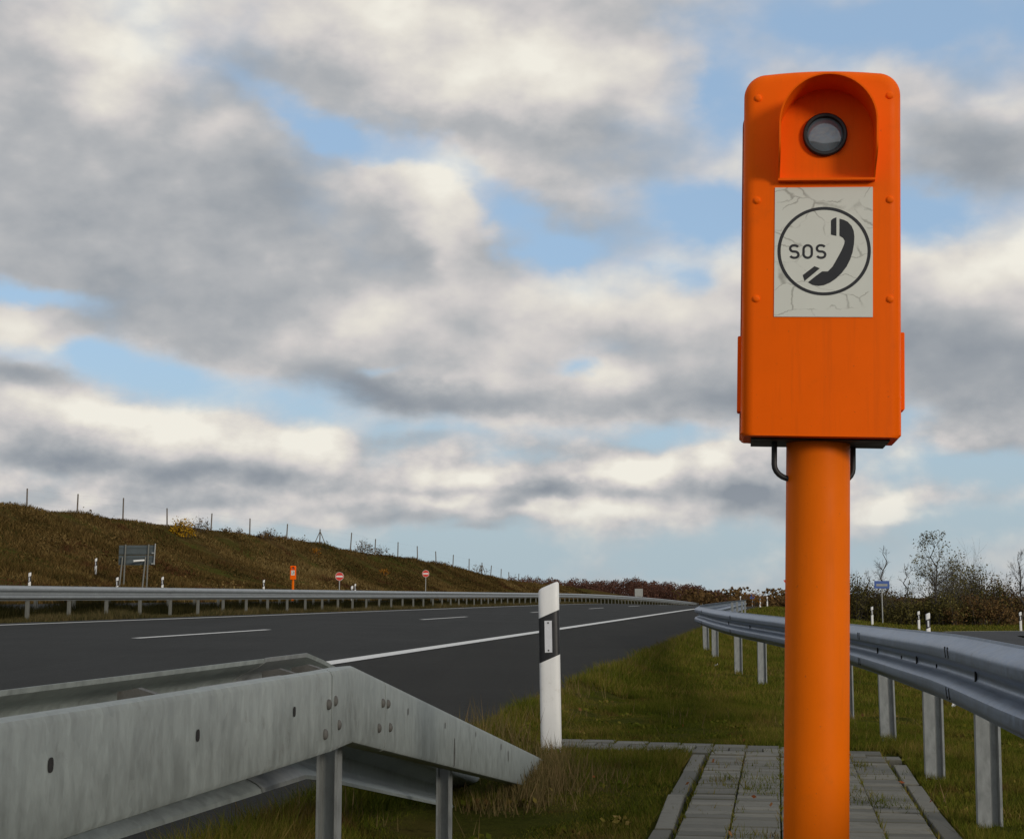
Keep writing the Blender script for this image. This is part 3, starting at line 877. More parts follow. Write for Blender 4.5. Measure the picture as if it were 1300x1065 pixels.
# right barrier
RB = [(1560,868,3.2),(1420,842,4.2),(1300,820,5.35),(1220,806,6.9),(1174,801,8.2),(1078,791.5,12.2),(995,783,16.3),(930,776,20.5),(897,771,25.5),(889,768.2,29.5)]
pts = [at(*c) for c in RB]
pts = [Vector((-.45, -8.5, .70)), Vector((.30, -4.2, .71)), Vector((.80, -1.2, .715)), Vector((1.12, 1.0, .72))] + pts
for Y in (34, 40, 48, 58):
    x = float(Lx(Y)) + 13.72; pts.append(Vector((x, Y, zf(x, Y) + .80)))
rb = catmull([tuple(p) for p in pts], 10)
path = [p - Vector((0, 0, .155)) for p in rb]
r_root = empty('crash_barrier', (pts[8].x, pts[8].y, zf(pts[8].x, pts[8].y)), 'curved blue grey W beam crash barrier on galvanised posts behind the orange column', 'crash barrier', 'roadside crash barriers')
o0 = r_root.location
def loc_mb(mb, o0=o0):
    mb.v = [(p[0] - o0.x, p[1] - o0.y, p[2] - o0.z) for p in mb.v]; return mb
mb = MB(); sweep(mb, path, WP, -1)
rbm = loc_mb(mb).build('beam', M['galv_beam'], r_root)
post_mesh = cpost(1.12)
pm = post_mesh.build('post', M['galv_post'], r_root)
pm_data = pm.data; first_pm = pm
def at_row(px):
    """point of the right barrier seen in column px (near branch)"""
    for i in range(len(rb) - 1):
        if rb[i].y < 4.5: continue
        ua = 650 + 2000 * rb[i].x / rb[i].y; ub = 650 + 2000 * rb[i+1].x / rb[i+1].y
        if (ua - px) * (ub - px) <= 0: 
            f = (ua - px) / (ua - ub + 1e-9); return rb[i].lerp(rb[i+1], f), (rb[i+1] - rb[i]).normalized()
    return None
spots = []
for px in (1232, 1170, 1117, 1058, 1010, 956, 927, 899, 889):
    r = at_row(px * 1.0 if px < 1100 else 650 + (px - 650) / 1.022)
    if r: spots.append(r)
# nearer posts out of frame and the far ones every 2 m
spots += [(rb[i], (rb[i+1]-rb[i]).normalized()) for i in (5, 15, 25, 33, 44)]
def interp_spots(rb, ymin, step):
    out = []; acc = 0
    for i in range(len(rb) - 1):
        if rb[i].y < ymin: continue
        L = (rb[i+1] - rb[i]).length; s_ = 0
        while acc + (L - s_) >= step:
            s_ += step - acc; acc = 0
            out.append((rb[i].lerp(rb[i+1], s_ / L), (rb[i+1] - rb[i]).normalized()))
        acc += L - s_
    return out
spots = [s for s in spots if s[0].y < 33] + interp_spots(rb, 33, 5.0)
for k, (p, d) in enumerate(spots):
    nn = Vector((d.y, -d.x, 0)).normalized()
    near = p.y < 32
    q_ = p + nn * (.062 if near else .035)
    c = pm if k == 0 else pm.copy()
    if k: COL.objects.link(c); c.parent = r_root
    g_ = zf(q_.x, q_.y)
    c.location = (q_.x - o0.x, q_.y - o0.y, p.z - .03 - 1.12 - o0.z)
    c.rotation_euler = (rnd.uniform(-.012, .012), rnd.uniform(-.012, .012), math.atan2(nn.y, nn.x) + (PI / 2 if near else 0))
# joint slots and bolts on the near side
sl = MB()
def on_beam(i_f, zoff, size, slant, face=.0):
    i = int(i_f); p = path[i]; d = (path[i+1] - path[i-1]); d.z = 0; d.normalize(); nn = Vector((-d.y, d.x, 0))
    dd = float(.078 * smst(abs(zoff), .012, .062) * (1 - smst(abs(zoff), .100, .150)) + .004) + face
    c = p + nn * dd + Vector((0, 0, zoff))
    B = Matrix((d, nn, Vector((0, 0, 1)))).transposed() @ Matrix.Rotation(slant, 3, 'Y')
    sl = MB(); sl.box(c, size, M=B); loc_mb(sl).build('bolt', M['hole'], r_root)
def px_index(px):
    best = min(range(2, len(path) - 2), key=lambda i: abs(650 + FPX * rb[i].x / (rb[i].y * CT + (rb[i].z - CAM_H) * ST) - px) + (1e6 if rb[i].y > 30 or rb[i].y < 4.5 else 0))
    return best
def slot(i_f, along_, zoff, size, slant, face=0.0, name='bolt_slot'):
    pth = path[i_f]; d = (path[i_f+1] - path[i_f-1]); d.z = 0; d.normalize(); nn = Vector((-d.y, d.x, 0))
    dd = float(.078 * smst(abs(zoff), .012, .062) * (1 - smst(abs(zoff), .100, .150)) + .004) + face
    B = Matrix((d, nn, Vector((0, 0, 1)))).transposed() @ Matrix.Rotation(slant, 3, 'Y')
    sl = MB(); sl.box(pth + d * along_ + nn * dd + Vector((0, 0, zoff)), size, M=B); loc_mb(sl).build(name, M['hole'], r_root)
for px in (1225, 1102, 935, 897):
    i_f = px_index(px)
    for zoff in (.085, -.085):
        for s_ in (-1, 1): slot(i_f, .045 * s_, zoff, (.015, .005, .050), .75)
for px in (1236, 1168, 1111, 950, 925):
    slot(px_index(px), 0, -.004, (.022, .010, .055), -.15, .003, 'bolt')
for px in (1148, 1190): slot(px_index(px), 0, -.012, (.010, .006, .03), 0, .002, 'bolt')

# median barriers on the left
def median(q, label, side, y0=-24, y1=400, py0=24, hgt=.75, n=100, mat='galv_far'):
    ys = list(np.arange(y0, 90, 3.0)) + list(np.arange(90, y1, 6.0))
    P = [Vector((float(Lx(y)) + q, y, zf(float(Lx(y)) + q, y) + hgt - .155)) for y in ys]
    base = Vector((float(Lx(40)) + q, 40, zf(float(Lx(40)) + q, 40)))
    root = empty('crash_barrier', base, label, 'crash barrier', 'roadside crash barriers')
    mb = MB(); sweep(mb, P, WP, side); loc_mb(mb, base).build('beam', M[mat], root)
    pz = cpost(.72).build('post', M['post_far'], root)
    for k in range(n):
        y = py0 + 2.0 * k; x = float(Lx(y)) + q - .035 * side
        c = pz if k == 0 else pz.copy()
        if k: COL.objects.link(c); c.parent = root
        c.location = Vector((x, y, zf(x, y))) - base
        c.rotation_euler = (0, 0, math.radians(180 if side > 0 else 0) - math.atan(.167) + 0)
    return root
median(-1.15, 'long pale grey crash barrier along the median beyond the near carriageway', 1)
median(-2.35, 'second crash barrier standing close behind the pale median barrier', -1, py0=24.8)

# near barrier end on the left: rear rail, bent transition, sloping end rail and the road-side beam
nb_base = Vector((-.38, 3.2, zf(-.38, 3.2)))
nb = empty('crash_barrier', nb_base, 'weathered galvanised double crash barrier end sloping down into the grass in the foreground', 'crash barrier', 'roadside crash barriers')
def panel_prof(h): 
    o = [(-.055, -.004), (-.012, 0), (-.004, -.003), (0, -.012), (0, -h + .012), (-.004, -h + .003), (-.012, -h), (-.045, -h)]
    i_ = [(-.045, -h + .004), (-.012, -h + .004), (-.005, -h + .012), (-.004, -.014), (-.012, -.005), (-.055, -.008)]
    return o + i_
def topline(px, py, Y): return at(px, py, Y)
J1 = at(421, 850.5, 3.20); J2 = at(451, 844.8, 3.43); J3 = at(489, 863.5, 3.78); E = at(690, 963, 8.5)
dirA = (at(0, 915.5, 1.88) - J1)
A0 = J1 + dirA * 2.6
def panel(name, P, h, dense=1):
    mb = MB(); sweep(mb, P, panel_prof(h), 1); return mb
def seg(p, q, n): return [p.lerp(q, k / n) for k in range(n + 1)]
PH = .163
mb = panel('rail', seg(A0, J1, 24), PH)
# bolt holes in the rear rail
def face_mark(mb, p, d, dz_, size, off=.0012, mi=1, rot=0.0, n=14):
    nn = Vector((d.y, -d.x, 0)).normalized(); dd = Vector((d.x, d.y, 0)).normalized()
    c = p + Vector((0, 0, dz_)) + nn * off
    ring = [c + dd * (size[0] * math.copysign(abs(math.cos(2*PI*k/n)) ** .7, math.cos(2*PI*k/n))) + Vector((0, 0, size[1] * math.copysign(abs(math.sin(2*PI*k/n)) ** .7, math.sin(2*PI*k/n)))) for k in range(n)]
    mb.add(ring, [tuple(range(n))], mi)
def along(P, Q, px):
    lo, hi = 0.0, 1.0
    for _ in range(50):
        m_ = (lo + hi) / 2; p = P.lerp(Q, m_); v = p.y * CT + (p.z - CAM_H) * ST
        u = 650 + FPX * p.x / v
        if u < px: lo = m_
        else: hi = m_
    return P.lerp(Q, lo)
dA = (J1 - A0)
for px, dz_s in ((66, -.063), (252, -.068), (374, -.065)):
    p = along(A0, J1, px); face_mark(mb, p, dA, dz_s, (.0075, .0095))
loc_mb(mb, nb_base).build('rear_rail', [M['galv_panel'], M['hole']], nb)
J1b = J1 + Vector((.0, .0, 0)) ; off = Vector((.004, -.0007, 0))
mb = panel('t', [J1 + dA.normalized() * .008] + seg(J1 + dA.normalized() * .02, J2, 5)[0:] + seg(J2, J3, 6)[1:], PH)
loc_mb(mb, nb_base).build('transition_rail', M['galv_panel'], nb)
dE = (E - J3)
mb = panel('e', seg(J3 + dE.normalized() * .010, E + dE * .22, 24), PH)
for px, dz_s, sz in ((518, -.05, (.006, .009)), (565, -.045, (.006, .009)), (604, -.03, (.006, .009)), (577, -.115, (.010, .045)), (636, -.035, (.012, .012)), (645, -.06, (.014, .022))):
    p = along(J3, E, px); face_mark(mb, p, dE, dz_s, sz)
loc_mb(mb, nb_base).build('sloping_end_rail', [M['galv_panel'], M['bolt']], nb)
# dark joint strips behind the seams, bolts
def bolt(px, P, Q, dz_, lab='bolt'):
    p = along(P, Q, px); d = (Q - P); nn = Vector((d.y, -d.x, 0)).normalized(); dd = Vector((d.x, d.y, 0)).normalized()
    mb = MB(); c = p + Vector((0, 0, dz_)); n = 14; R = []
    for r, h in ((.0085, 0), (.0085, .003), (.0065, .006), (.003, .0075)):
        R.append([c + nn * h + dd * r * math.cos(2*PI*k/n) + Vector((0, 0, r * 1.25 * math.sin(2*PI*k/n))) for k in range(n)])
    mb.rings(R, True, True); loc_mb(mb, nb_base).build('bolt', M['bolt'], nb)
for px, P, Q, dz_s in ((417, A0, J1, -.066), (413, A0, J1, -.122), (425, J1, J2, -.062), (430, J1, J2, -.112), (485.5, J2, J3, -.055), (481, J2, J3, -.115), (492, J3, E, -.052), (495, J3, E, -.105)):
    bolt(px, P, Q, dz_s)
# joint plates behind seams
for Jp, d in ((J1, dA), (J3, dE)):
    mb = MB(); nn = Vector((d.y, -d.x, 0)).normalized(); dd = Vector((d.x, d.y, 0)).normalized()
    mb.box(Jp - nn * .0075 + Vector((0, 0, -PH / 2)), (.09, .005, PH - .03), M=Matrix((dd, nn, Vector((0, 0, 1)))).transposed())
    loc_mb(mb, nb_base).build('joint_plate', M['hole'], nb)
# road-side W beam with a turned-down nose
F0 = at(0, 876.5, 2.72); F1 = at(391, 829.3, 4.05); 
dF = F1 - F0
Fs = F0 - dF * 2.2
down = Vector((dE.x, dE.y, 0)).normalized()
P = seg(Fs, F1 - dF * .15, 20) + [F1]
for k in range(1, 30):
    s_ = k * .18
    P.append(F1 + down * s_ + Vector((0, 0, -.157 * max(0, s_ - .03))))
P = [p - Vector((0, 0, .155)) for p in P]
mb = MB(); sweep(mb, P, WP, -1)
loc_mb(mb, nb_base).build('road_side_beam', M['galv_panel'], nb)
# box girder between, and spacer brackets
mb = MB()
G0, G1 = at(245, 873, 3.2), at(330, 860, 3.75)
gd = (F1 - F0).normalized()
gc = F0.lerp(F1, .62) + RN * .10 + Vector((0, 0, -.065))
mb2 = MB(); bp = [(-.02, -.02), (.03, -.02), (.03, .018), (.024, .024), (-.02, .024)]
sweep(mb2, [F0 + dF * t_ + RN * .085 + Vector((0, 0, -.058)) for t_ in (.44, .6, .7, .75)], bp, 1)
loc_mb(mb2, nb_base).build('inner_rail', M['galv_post'], nb)
for ta, tb in ((.80, .985),):
    mb2 = MB(); sweep(mb2, [F0 + dF * (ta + (tb - ta) * k / 4) + RN * .006 - Vector((0, 0, .153)) for k in range(5)], WP, -1)
    loc_mb(mb2, nb_base).build('splice_sleeve', M['galv_post'], nb)
for t_, wd in ((.80, .012), (.93, .012), (.30, .012), (-.3, .012), (-.9, .012)):
    c = F0 + dF * t_; mb = MB()
    B = Matrix((RD, RN, Vector((0, 0, 1)))).transposed()
    # bracket: plate across the gap with a rounded upper corner
    gap = .24
    prof_ = [(.0, -.03), (.04, -.022), (.10, -.04), (.16, -.075), (gap, -.085), (gap, -.17), (.0, -.20)]
    ring0 = [c + RN * a_ + Vector((0, 0, b_)) - RD * wd for a_, b_ in prof_]
    ring1 = [c + RN * a_ + Vector((0, 0, b_)) + RD * wd for a_, b_ in prof_]
    mb.rings([ring0, ring1], True, True, 0, False)
    loc_mb(mb, nb_base).build('spacer_bracket', M['bolt'], nb)
mb = MB(); _o = [(-.02, -.024), (.02, -.024), (.02, -.018), (-.014, -.018), (-.014, .018), (.02, .018), (.02, .024), (-.02, .024)]
mb.rings([[(x, y_, -.3) for x, y_ in _o], [(x, y_, .95) for x, y_ in _o]], True, True, 0, False); pn = mb.build('post', M['galv_post'], nb)
pc = [Vector((-.41, 3.62, J1.z)) + RN * .10, Vector((-.41, 3.62, J1.z)) + RN * .10 - RD * 2.0, J3.lerp(E, .36)]
for k, p in enumerate(pc):
    c = pn if k == 0 else pn.copy()
    if k: COL.objects.link(c); c.parent = nb
    p2 = p - RN * .10
    c.location = (p2.x - nb_base.x, p2.y - nb_base.y, p.z - .04 - .95 - nb_base.z)
    c.rotation_euler = (0, 0, -math.atan(.167) - PI / 2)

# ------------------------------------------------------------------ far things
# second emergency phone
p = hit(373, 763, 0, 60) ; Yp = 90
a, e = ae(372, 736); xp = a * Yp
copy_tree(phone, (xp, Yp, CAM_H + e * Yp - 1.215), 'tiny distant orange emergency phone across the road below the bank', (0, 0, math.radians(8)))

def no_entry(px, py, Y, dia, label):
    c = at(px, py, Y); gz = zf(c.x, c.y)
    root = empty('no_entry_sign', (c.x, c.y, gz), label, 'road sign', 'no entry signs', (0, 0, math.radians(5)))
    h = c.z - gz; r = dia / 2; n = 40
    def ci(r, y): return [(r * math.cos(2*PI*k/n), y, h + r * math.sin(2*PI*k/n)) for k in range(n)]
    mb = MB(); mb.rings([ci(r, 0), ci(r, -.012)], True, True, 0, False); pl = mb.build('sign_plate', M['sign_white'], root)
    mb = MB(); mb.rings([ci(r * .94, -.013), ci(r * .94, -.016)], True, True, 0, False); mb.build('red_disc', M['sign_red'], pl)
    mb = MB(); mb.box((0, -.019, h), (dia * .78, .004, dia * .19)); mb.build('white_bar', M['sign_white'], pl)
    mb = MB(); mb.tube([(0, .045, -.3), (0, .045, h + r * .9)], .035, 10); mb.build('pole', M['steel'], root)
no_entry(431, 731.5, 118, .62, 'nearer red and white no entry sign right of the distant emergency phone')
no_entry(540.5, 728, 142, .62, 'farther no entry sign on its tall pole at the foot of the bank')

# back of a direction sign
Y = 86; c = at(173, 704, Y); gz = zf(c.x, c.y)
root = empty('direction_sign', (c.x, c.y, gz), 'grey back of a wide two panel direction sign on tube legs below the bank', 'road sign', None, (0, 0, math.radians(-6)))
hz = lambda py: CAM_H + ae(173, py)[1] * Y - gz
hxp = lambda px: (px - 173) / 2000 * Y
for za, zb in ((692, 704), (704.8, 717)):
    mb = MB(); z0, z1 = hz(zb), hz(za)
    mb.box((0, .10, (z0 + z1) / 2), (hxp(196.5) * 2, .03, z1 - z0)); mb.build('panel', M['sign_grey'], root)
for px, t0 in ((157.5, 691), (187.5, 691), (154.3, 707), (184.3, 707)):
    mb = MB(); y_ = .0 if t0 < 700 else -.35
    mb.tube([(hxp(px), y_, -.3), (hxp(px + 1.2), y_ * .1, hz(t0))], .045, 10); mb.build('leg', M['post_far'], root)
for py in (695, 702, 708, 714.5):
    mb = MB(); mb.box((0, .065, hz(py)), (hxp(196) * 2, .03, .05)); mb.build('rail', M['sign_grey'], root)
mb = MB(); mb.tube([(hxp(173.5), -.5, hz(712.4)), (hxp(184.5), -.12, hz(711.2))], .055, 10); mb.build('lamp_arm', M['sign_white'], root)
mb = MB(); mb.tube([(hxp(196.7), -.05, hz(716.5)), (hxp(197.8), -.05, hz(690))], .03, 8); mb.build('cable_pipe', M['steel'], root)
for py in (702, 715.5):
    mb = MB(); mb.box((hxp(195), .02, hz(py)), (.16, .10, .07)); mb.build('lamp', M['steel'], root)

# grey sign in front of the forest
Y = 165; c = at(811, 752, Y); gz = zf(c.x, c.y)
root = empty('direction_sign', (c.x, c.y, gz), 'small square grey sign back in front of the far forest', 'road sign')
h = c.z - gz
mb = MB(); mb.box((0, 0, h), (.83, .03, .80)); mb.build('panel', M['sign_grey_light'], root)
for s in (-1, 1):
    mb = MB(); mb.tube([(s * .25, .05, -.3), (s * .25, .05, h + .35)], .035, 8); mb.build('leg', M['steel'], root)
# blue sign in the shrubs, small blue sign and give way sign near the ramp nose
def blue(px, py, Y, wd, ht, label, strip_=True):
    c = at(px, py, Y); gz = zf(c.x, c.y); h = c.z - gz
    root = empty('blue_sign', (c.x, c.y, gz), label, 'road sign')
    mb = MB(); mb.box((0, 0, h), (wd, .03, ht)); pl = mb.build('sign_plate', M['sign_blue'], root)
    if strip_:
        mb = MB(); mb.box((0, -.018, h - ht * .05), (wd * .74, .004, ht * .30)); mb.build('white_field', M['sign_grey_light'], pl)
    mb = MB(); mb.tube([(0, .05, -.3), (0, .05, h + ht * .4)], .035, 8); mb.build('pole', M['steel'], root)
blue(1119.5, 742, 97, .92, .46, 'blue rectangular sign standing in the bare shrubs right of the column')
blue(955, 757, 150, .42, .42, 'tiny blue sign far off by the ramp nose', False)
Y = 95; c = at(1003, 741, Y); gz = zf(c.x, c.y); h = c.z - gz
root = empty('give_way_sign', (c.x, c.y, gz), 'red rimmed triangular give way sign half hidden behind the orange column', 'road sign')
def tri(r, h): return [(r * math.cos(a), h + r * math.sin(a)) for a in (math.radians(-90), math.radians(30), math.radians(150))]
mb = MB(); mb.prism(tri(.46, h), -.012, 0); pl = mb.build('sign_plate', M['sign_red'], root)
mb = MB(); mb.prism(tri(.33, h), -.016, -.013); mb.build('white_field', M['sign_white'], pl)
mb = MB(); mb.tube([(0, .04, -.3), (0, .04, h + .2)], .03, 8); mb.build('pole', M['steel'], root)

# fence along the crest of the bank
fb = Vector((FP[0].x, FP[0].y, zf(FP[0].x, FP[0].y)))
froot = empty('wire_fence', fb, 'wire fence of thin wooden posts along the crest of the bank', 'fence')
tops = [620,627,632,645,651.6,658,665,671.6,676,684,688,693,699.7,704,709,714,717.6,722,726,728,731]
wp_ = []
for i, (p, tp) in enumerate(zip(FP, tops)):
    g_ = zf(p.x, p.y); h = (CAM_H + ae(FENCE[i][0], tp)[1] * p.y) - g_
    mb = MB(); lean = rnd.uniform(-.05, .05) if i not in (8, 16) else .09
    b0 = Vector((p.x, p.y, g_)) - fb
    mb.tube([b0 + Vector((-lean * .4, 0, -.2)), b0 + Vector((lean, 0, h))], [.062, .052], 7)
    po = mb.build('post', M['wood'], froot); wp_.append((b0 + Vector((lean, 0, h)), h))
    if i in (7, 15):
        for s in (-1, 1):
            mb = MB(); mb.tube([b0 + Vector((s * .55, 0, -.1)), b0 + Vector((lean, 0, h * .86))], .04, 6); mb.build('brace', M['wood'], po)
mb = MB()
for lv in (.25, .6, .93):
    mb.tube([q_ - Vector((0, 0, h * (1 - lv))) for q_, h in wp_], .0025, 4)
mb.build('wire', M['steel'], froot)

# ------------------------------------------------------------------ growth
def segs_mesh(name, segs, mat, parent, n=4):
    A = np.array([s[0] for s in segs]); B = np.array([s[1] for s in segs]); ra = np.array([s[2] for s in segs]); rb_ = np.array([s[3] for s in segs])
    d = B - A; d /= np.linalg.norm(d, axis=1, keepdims=True) + 1e-9
    ref = np.where(np.abs(d[:, 2:3]) > .9, np.array([[1., 0, 0]]), np.array([[0, 0, 1.]]))
    u = np.cross(d, ref); u /= np.linalg.norm(u, axis=1, keepdims=True); v = np.cross(d, u)
    V = []
    for k in range(n):
        a = 2 * PI * k / n; V.append(A + (u * math.cos(a) + v * math.sin(a)) * ra[:, None])
    for k in range(n):
        a = 2 * PI * k / n; V.append(B + (u * math.cos(a) + v * math.sin(a)) * rb_[:, None])
    V = np.stack(V, 1).reshape(-1, 3); m_ = len(segs); base = (np.arange(m_) * 2 * n)[:, None]
    F = np.concatenate([base + np.array([[k, (k+1) % n, n + (k+1) % n, n + k]]) for k in range(n)])
    return np_mesh(name, V, F, mat, parent, smooth=True)
def grow(rng, p, d, L, r, lev, segs, tips, spread=.5, kids_=(3, 5), up=.12):
    n = 4; prev = np.array(p, float); d = np.array(d, float)
    pts = [prev]
    for k in range(n):
        d = d + rng.normal(0, .10, 3) + np.array([0, 0, up * .3]); d /= np.linalg.norm(d)
        nx_ = prev + d * L / n; r0 = r * (1 - .7 * k / n); r1 = r * (1 - .7 * (k + 1) / n)
        segs.append((prev, nx_, r0, r1)); prev = nx_; pts.append(prev)
    if lev == 0: tips.append(prev); return
    for _ in range(rng.integers(*kids_) + (2 if lev > 1 else 1)):
        f = rng.uniform(.25, 1.0); i = min(int(f * n), n - 1); b_ = pts[i] + (pts[i+1] - pts[i]) * (f * n - i)
        dd = d * .8 + rng.normal(0, spread, 3) + np.array([0, 0, up]); dd /= np.linalg.norm(dd)
        grow(rng, b_, dd, L * rng.uniform(.38, .62), max(r * (1 - .7 * f) * .62, .005), lev - 1, segs, tips, spread, kids_, up)
def leaves_mesh(name, C, size, mat, parent, rng):
    C = np.asarray(C); n = len(C)
    a = rng.normal(0, 1, (n, 3)); a /= np.linalg.norm(a, axis=1, keepdims=True)
    b_ = np.cross(a, rng.normal(0, 1, (n, 3))); b_ /= np.linalg.norm(b_, axis=1, keepdims=True)
    s = size * rng.uniform(.6, 1.4, (n, 1))
    V = np.stack([C - a * s * .5, C + b_ * s * .35, C + a * s * .5, C - b_ * s * .35], 1).reshape(-1, 3)
    return np_mesh(name, V, (np.arange(n) * 4)[:, None] + np.arange(4)[None], mat, parent)
def bare_tree(px, Y, top, label, seed, cat='tree', name='bare_tree', lean=0, w_=1.0, group=None, leafy=0, gy=None, lv=3):
    a, e = ae(px, top); X = a * Y; g_ = zf(X, Y); h = CAM_H + e * Y - g_
    root = empty(name, (X, Y, g_), label, cat, group)
    rng = np.random.default_rng(seed); segs = []; tips = []
    # leader
    n = 9; p = np.array([0, 0, -.1]); pts = [p]
    for k in range(n):
        q_ = np.array([rng.normal(0, .03) * h + lean * (k+1) / n, rng.normal(0, .03) * h, h * (k + 1) / n]) if k < n-1 else np.array([lean, 0, h])
        r0 = .030 * h ** .6 * (1 - .85 * k / n); r1 = .030 * h ** .6 * (1 - .85 * (k + 1) / n)
        segs.append((p, q_, r0, r1)); p = q_; pts.append(p)
    tr = segs_mesh('trunk', segs, M['bark'], root, 6); segs = []
    for _ in range(int(20 * w_)):
        f = rng.uniform(.28, .97); i = int(f * n); b_ = pts[i]; ang = rng.uniform(0, 2*PI)
        d = np.array([math.cos(ang) * .8, math.sin(ang) * .8, rng.uniform(.45, .9)])
        grow(rng, b_, d / np.linalg.norm(d), h * (.42 - .30 * f) * w_ ** .5, .010 * h ** .6 * (1.1 - f) + .008, lv - 1, segs, tips, .42)
    segs_mesh('branches', segs, M['bark'], root, 3)
    if leafy:
        T = np.array(tips); C = T[rng.integers(0, len(T), leafy)] + rng.normal(0, .12, (leafy, 3))
        leaves_mesh('leaves', C, .11, M['hedge_olive'], root, rng)
    return root
def shrub(px, Y, top, wd, label, seed, mat, nst=26, nleaf=2500, leafsz=.13, dens_low=.6, name='shrub', group=None, bark='bark', lv=2, base_py=None, leaf_h=1.0):
    a, e = ae(px, top); X = a * Y; g_ = zf(X, Y); h = CAM_H + e * Y - g_
    root = empty(name, (X, Y, g_), label, 'shrub', group)
    rng = np.random.default_rng(seed); segs = []; tips = []
    for _ in range(nst):
        x0 = rng.normal(0, wd * .26); y0 = rng.normal(0, wd * .22)
        k = math.exp(-(x0 / (wd * .55)) ** 2)
        L = h * k * rng.uniform(.62, 1.0) * .80
        grow(rng, (x0, y0, -.1), np.array([x0 / wd * .7 + rng.normal(0, .1), rng.normal(0, .12), 1.0]), L, .012 * h ** .5, lv, segs, tips, .38, (2, 4), .25)
    segs = [s for s in segs]
    segs_mesh('stems', segs, M[bark], root, 3)
    if nleaf:
        nleaf = int(nleaf * .72)
        S_ = np.array([(s[0] + s[1]) / 2 for s in segs])
        wgt = np.exp(-np.clip(S_[:, 2] / h, 0, None) * 2.2 * dens_low) * (S_[:, 2] < h * leaf_h); wgt /= wgt.sum()
        C = S_[rng.choice(len(S_), nleaf, p=wgt)] + rng.normal(0, 1, (nleaf, 3)) * np.array([.22, .22, .13]) * (wd / 4) ** .5
        C[:, 2] = np.maximum(C[:, 2], .02)
        leaves_mesh('leaves', C, leafsz, M[mat], root, rng)
    return root
G = 'shrubs of the hedge beyond the ramp'
shrub(1086, 101, 729, 3.4, 'olive brown bare shrub directly right of the column', 11, 'hedge_olive', 46, 5200, .12, .7, group=G)
shrub(1112, 103, 735, 3.6, 'reddish brown shrub below the blue sign', 12, 'hedge_brown', 40, 5200, .12, .7, group=G)
shrub(1141, 99, 738, 2.8, 'sparse pale twiggy shrub right of the blue sign', 13, 'hedge_olive', 30, 2600, .11, 1.1, group=G, bark='bark_pale')
shrub(1150, 98, 762, 3.0, 'low olive green shrub at the foot of the hedge', 14, 'hedge_olive', 22, 3000, .12, .4, group=G)
shrub(1168, 102, 752, 2.6, 'low brown shrub filling the dip in the hedge', 15, 'hedge_brown', 26, 2600, .12, .6, group=G)
shrub(1203, 100, 712, 3.6, 'tall upright shrub with white stems in the middle of the hedge', 16, 'hedge_olive', 60, 2600, .11, 1.0, group=G, bark='bark_pale')
shrub(1222, 103, 701, 3.4, 'tallest pale stemmed shrub left of the dark brown mass', 17, 'hedge_olive', 60, 2600, .11, .8, group=G, bark='bark_pale')
shrub(1238, 101, 716, 3.6, 'olive topped shrub right of the pale stemmed ones', 18, 'hedge_olive', 38, 5200, .12, .5, group=G)
shrub(1262, 102, 728, 3.8, 'broad red brown shrub sloping down to the right end of the hedge', 19, 'hedge_brown', 46, 6500, .12, .5, group=G)
shrub(1280, 101, 748, 2.6, 'last low brown shrub before the bare tree on the right', 20, 'hedge_brown', 26, 2600, .12, .5, group=G)
shrub(1195, 97, 752, 4.6, 'dark dense low shrub in front of the tall upright one', 21, 'hedge_olive', 40, 6500, .13, .3, group=G)
shrub(1238, 97, 755, 4.6, 'dark dense low brown shrub in front of the olive topped one', 22, 'hedge_brown', 40, 6500, .13, .3, group=G)
shrub(1062, 101, 738, 3.6, 'olive shrub mostly hidden by the orange column', 23, 'hedge_olive', 30, 3500, .12, .7, group=G)
bare_tree(1183, 97, 683, 'tall leafy topped tree standing at the left of the high shrubs', 31, w_=1.3, leafy=1300)
bare_tree(1122, 104, 692, 'slender bare tree rising above the blue sign', 32, w_=.55)
bare_tree(1148, 104, 715, 'small thin bare tree between the blue sign and the high shrubs', 33, w_=.45)
bare_tree(1293, 98, 700, 'bare young tree at the right edge', 34, w_=.9)
bare_tree(1099, 106, 724, 'faint spindly tree behind the shrubs next to the column', 35, w_=.4)
# crest growth on the left bank
def crest(px, i): 
    Y = np.interp(px, [f[0] for f in FENCE], FY); return float(Y)
shrub(232, crest(233, 0) - 4, 652, 1.5, 'bright yellow autumn shrub on the crest of the bank', 41, 'yellow_leaf', 34, 1500, .15, 1.1, name='autumn_shrub', lv=1)
Gc = 'bare shrubs on the bank crest'
for k, (px, top, wd, lab) in enumerate([(252, 655, 1.6, 'bare twiggy shrub next to the yellow one'), (294, 665, 2.2, 'bare shrub between the fifth and sixth fence posts'),
        (333, 674, 1.6, 'low dark bare shrub left of the seventh fence post'), (346, 668, 1.8, 'thin bare shrub touching the seventh fence post'),
        (461, 683, 2.6, 'wide bare shrub left of the tenth fence post'), (484, 690, 1.8, 'small bare shrub right of the tenth fence post'),
        (603, 716, 3.2, 'low bare shrub by the second braced fence post'), (462, 690, 3.6, 'broad low shrub under the wide bare one')]):
    shrub(px, crest(px, 0) - 1, top, wd, lab, 50 + k, 'hedge_brown', 12, 240, .14, .6, name='bare_shrub', group=Gc, bark='bark', lv=2)
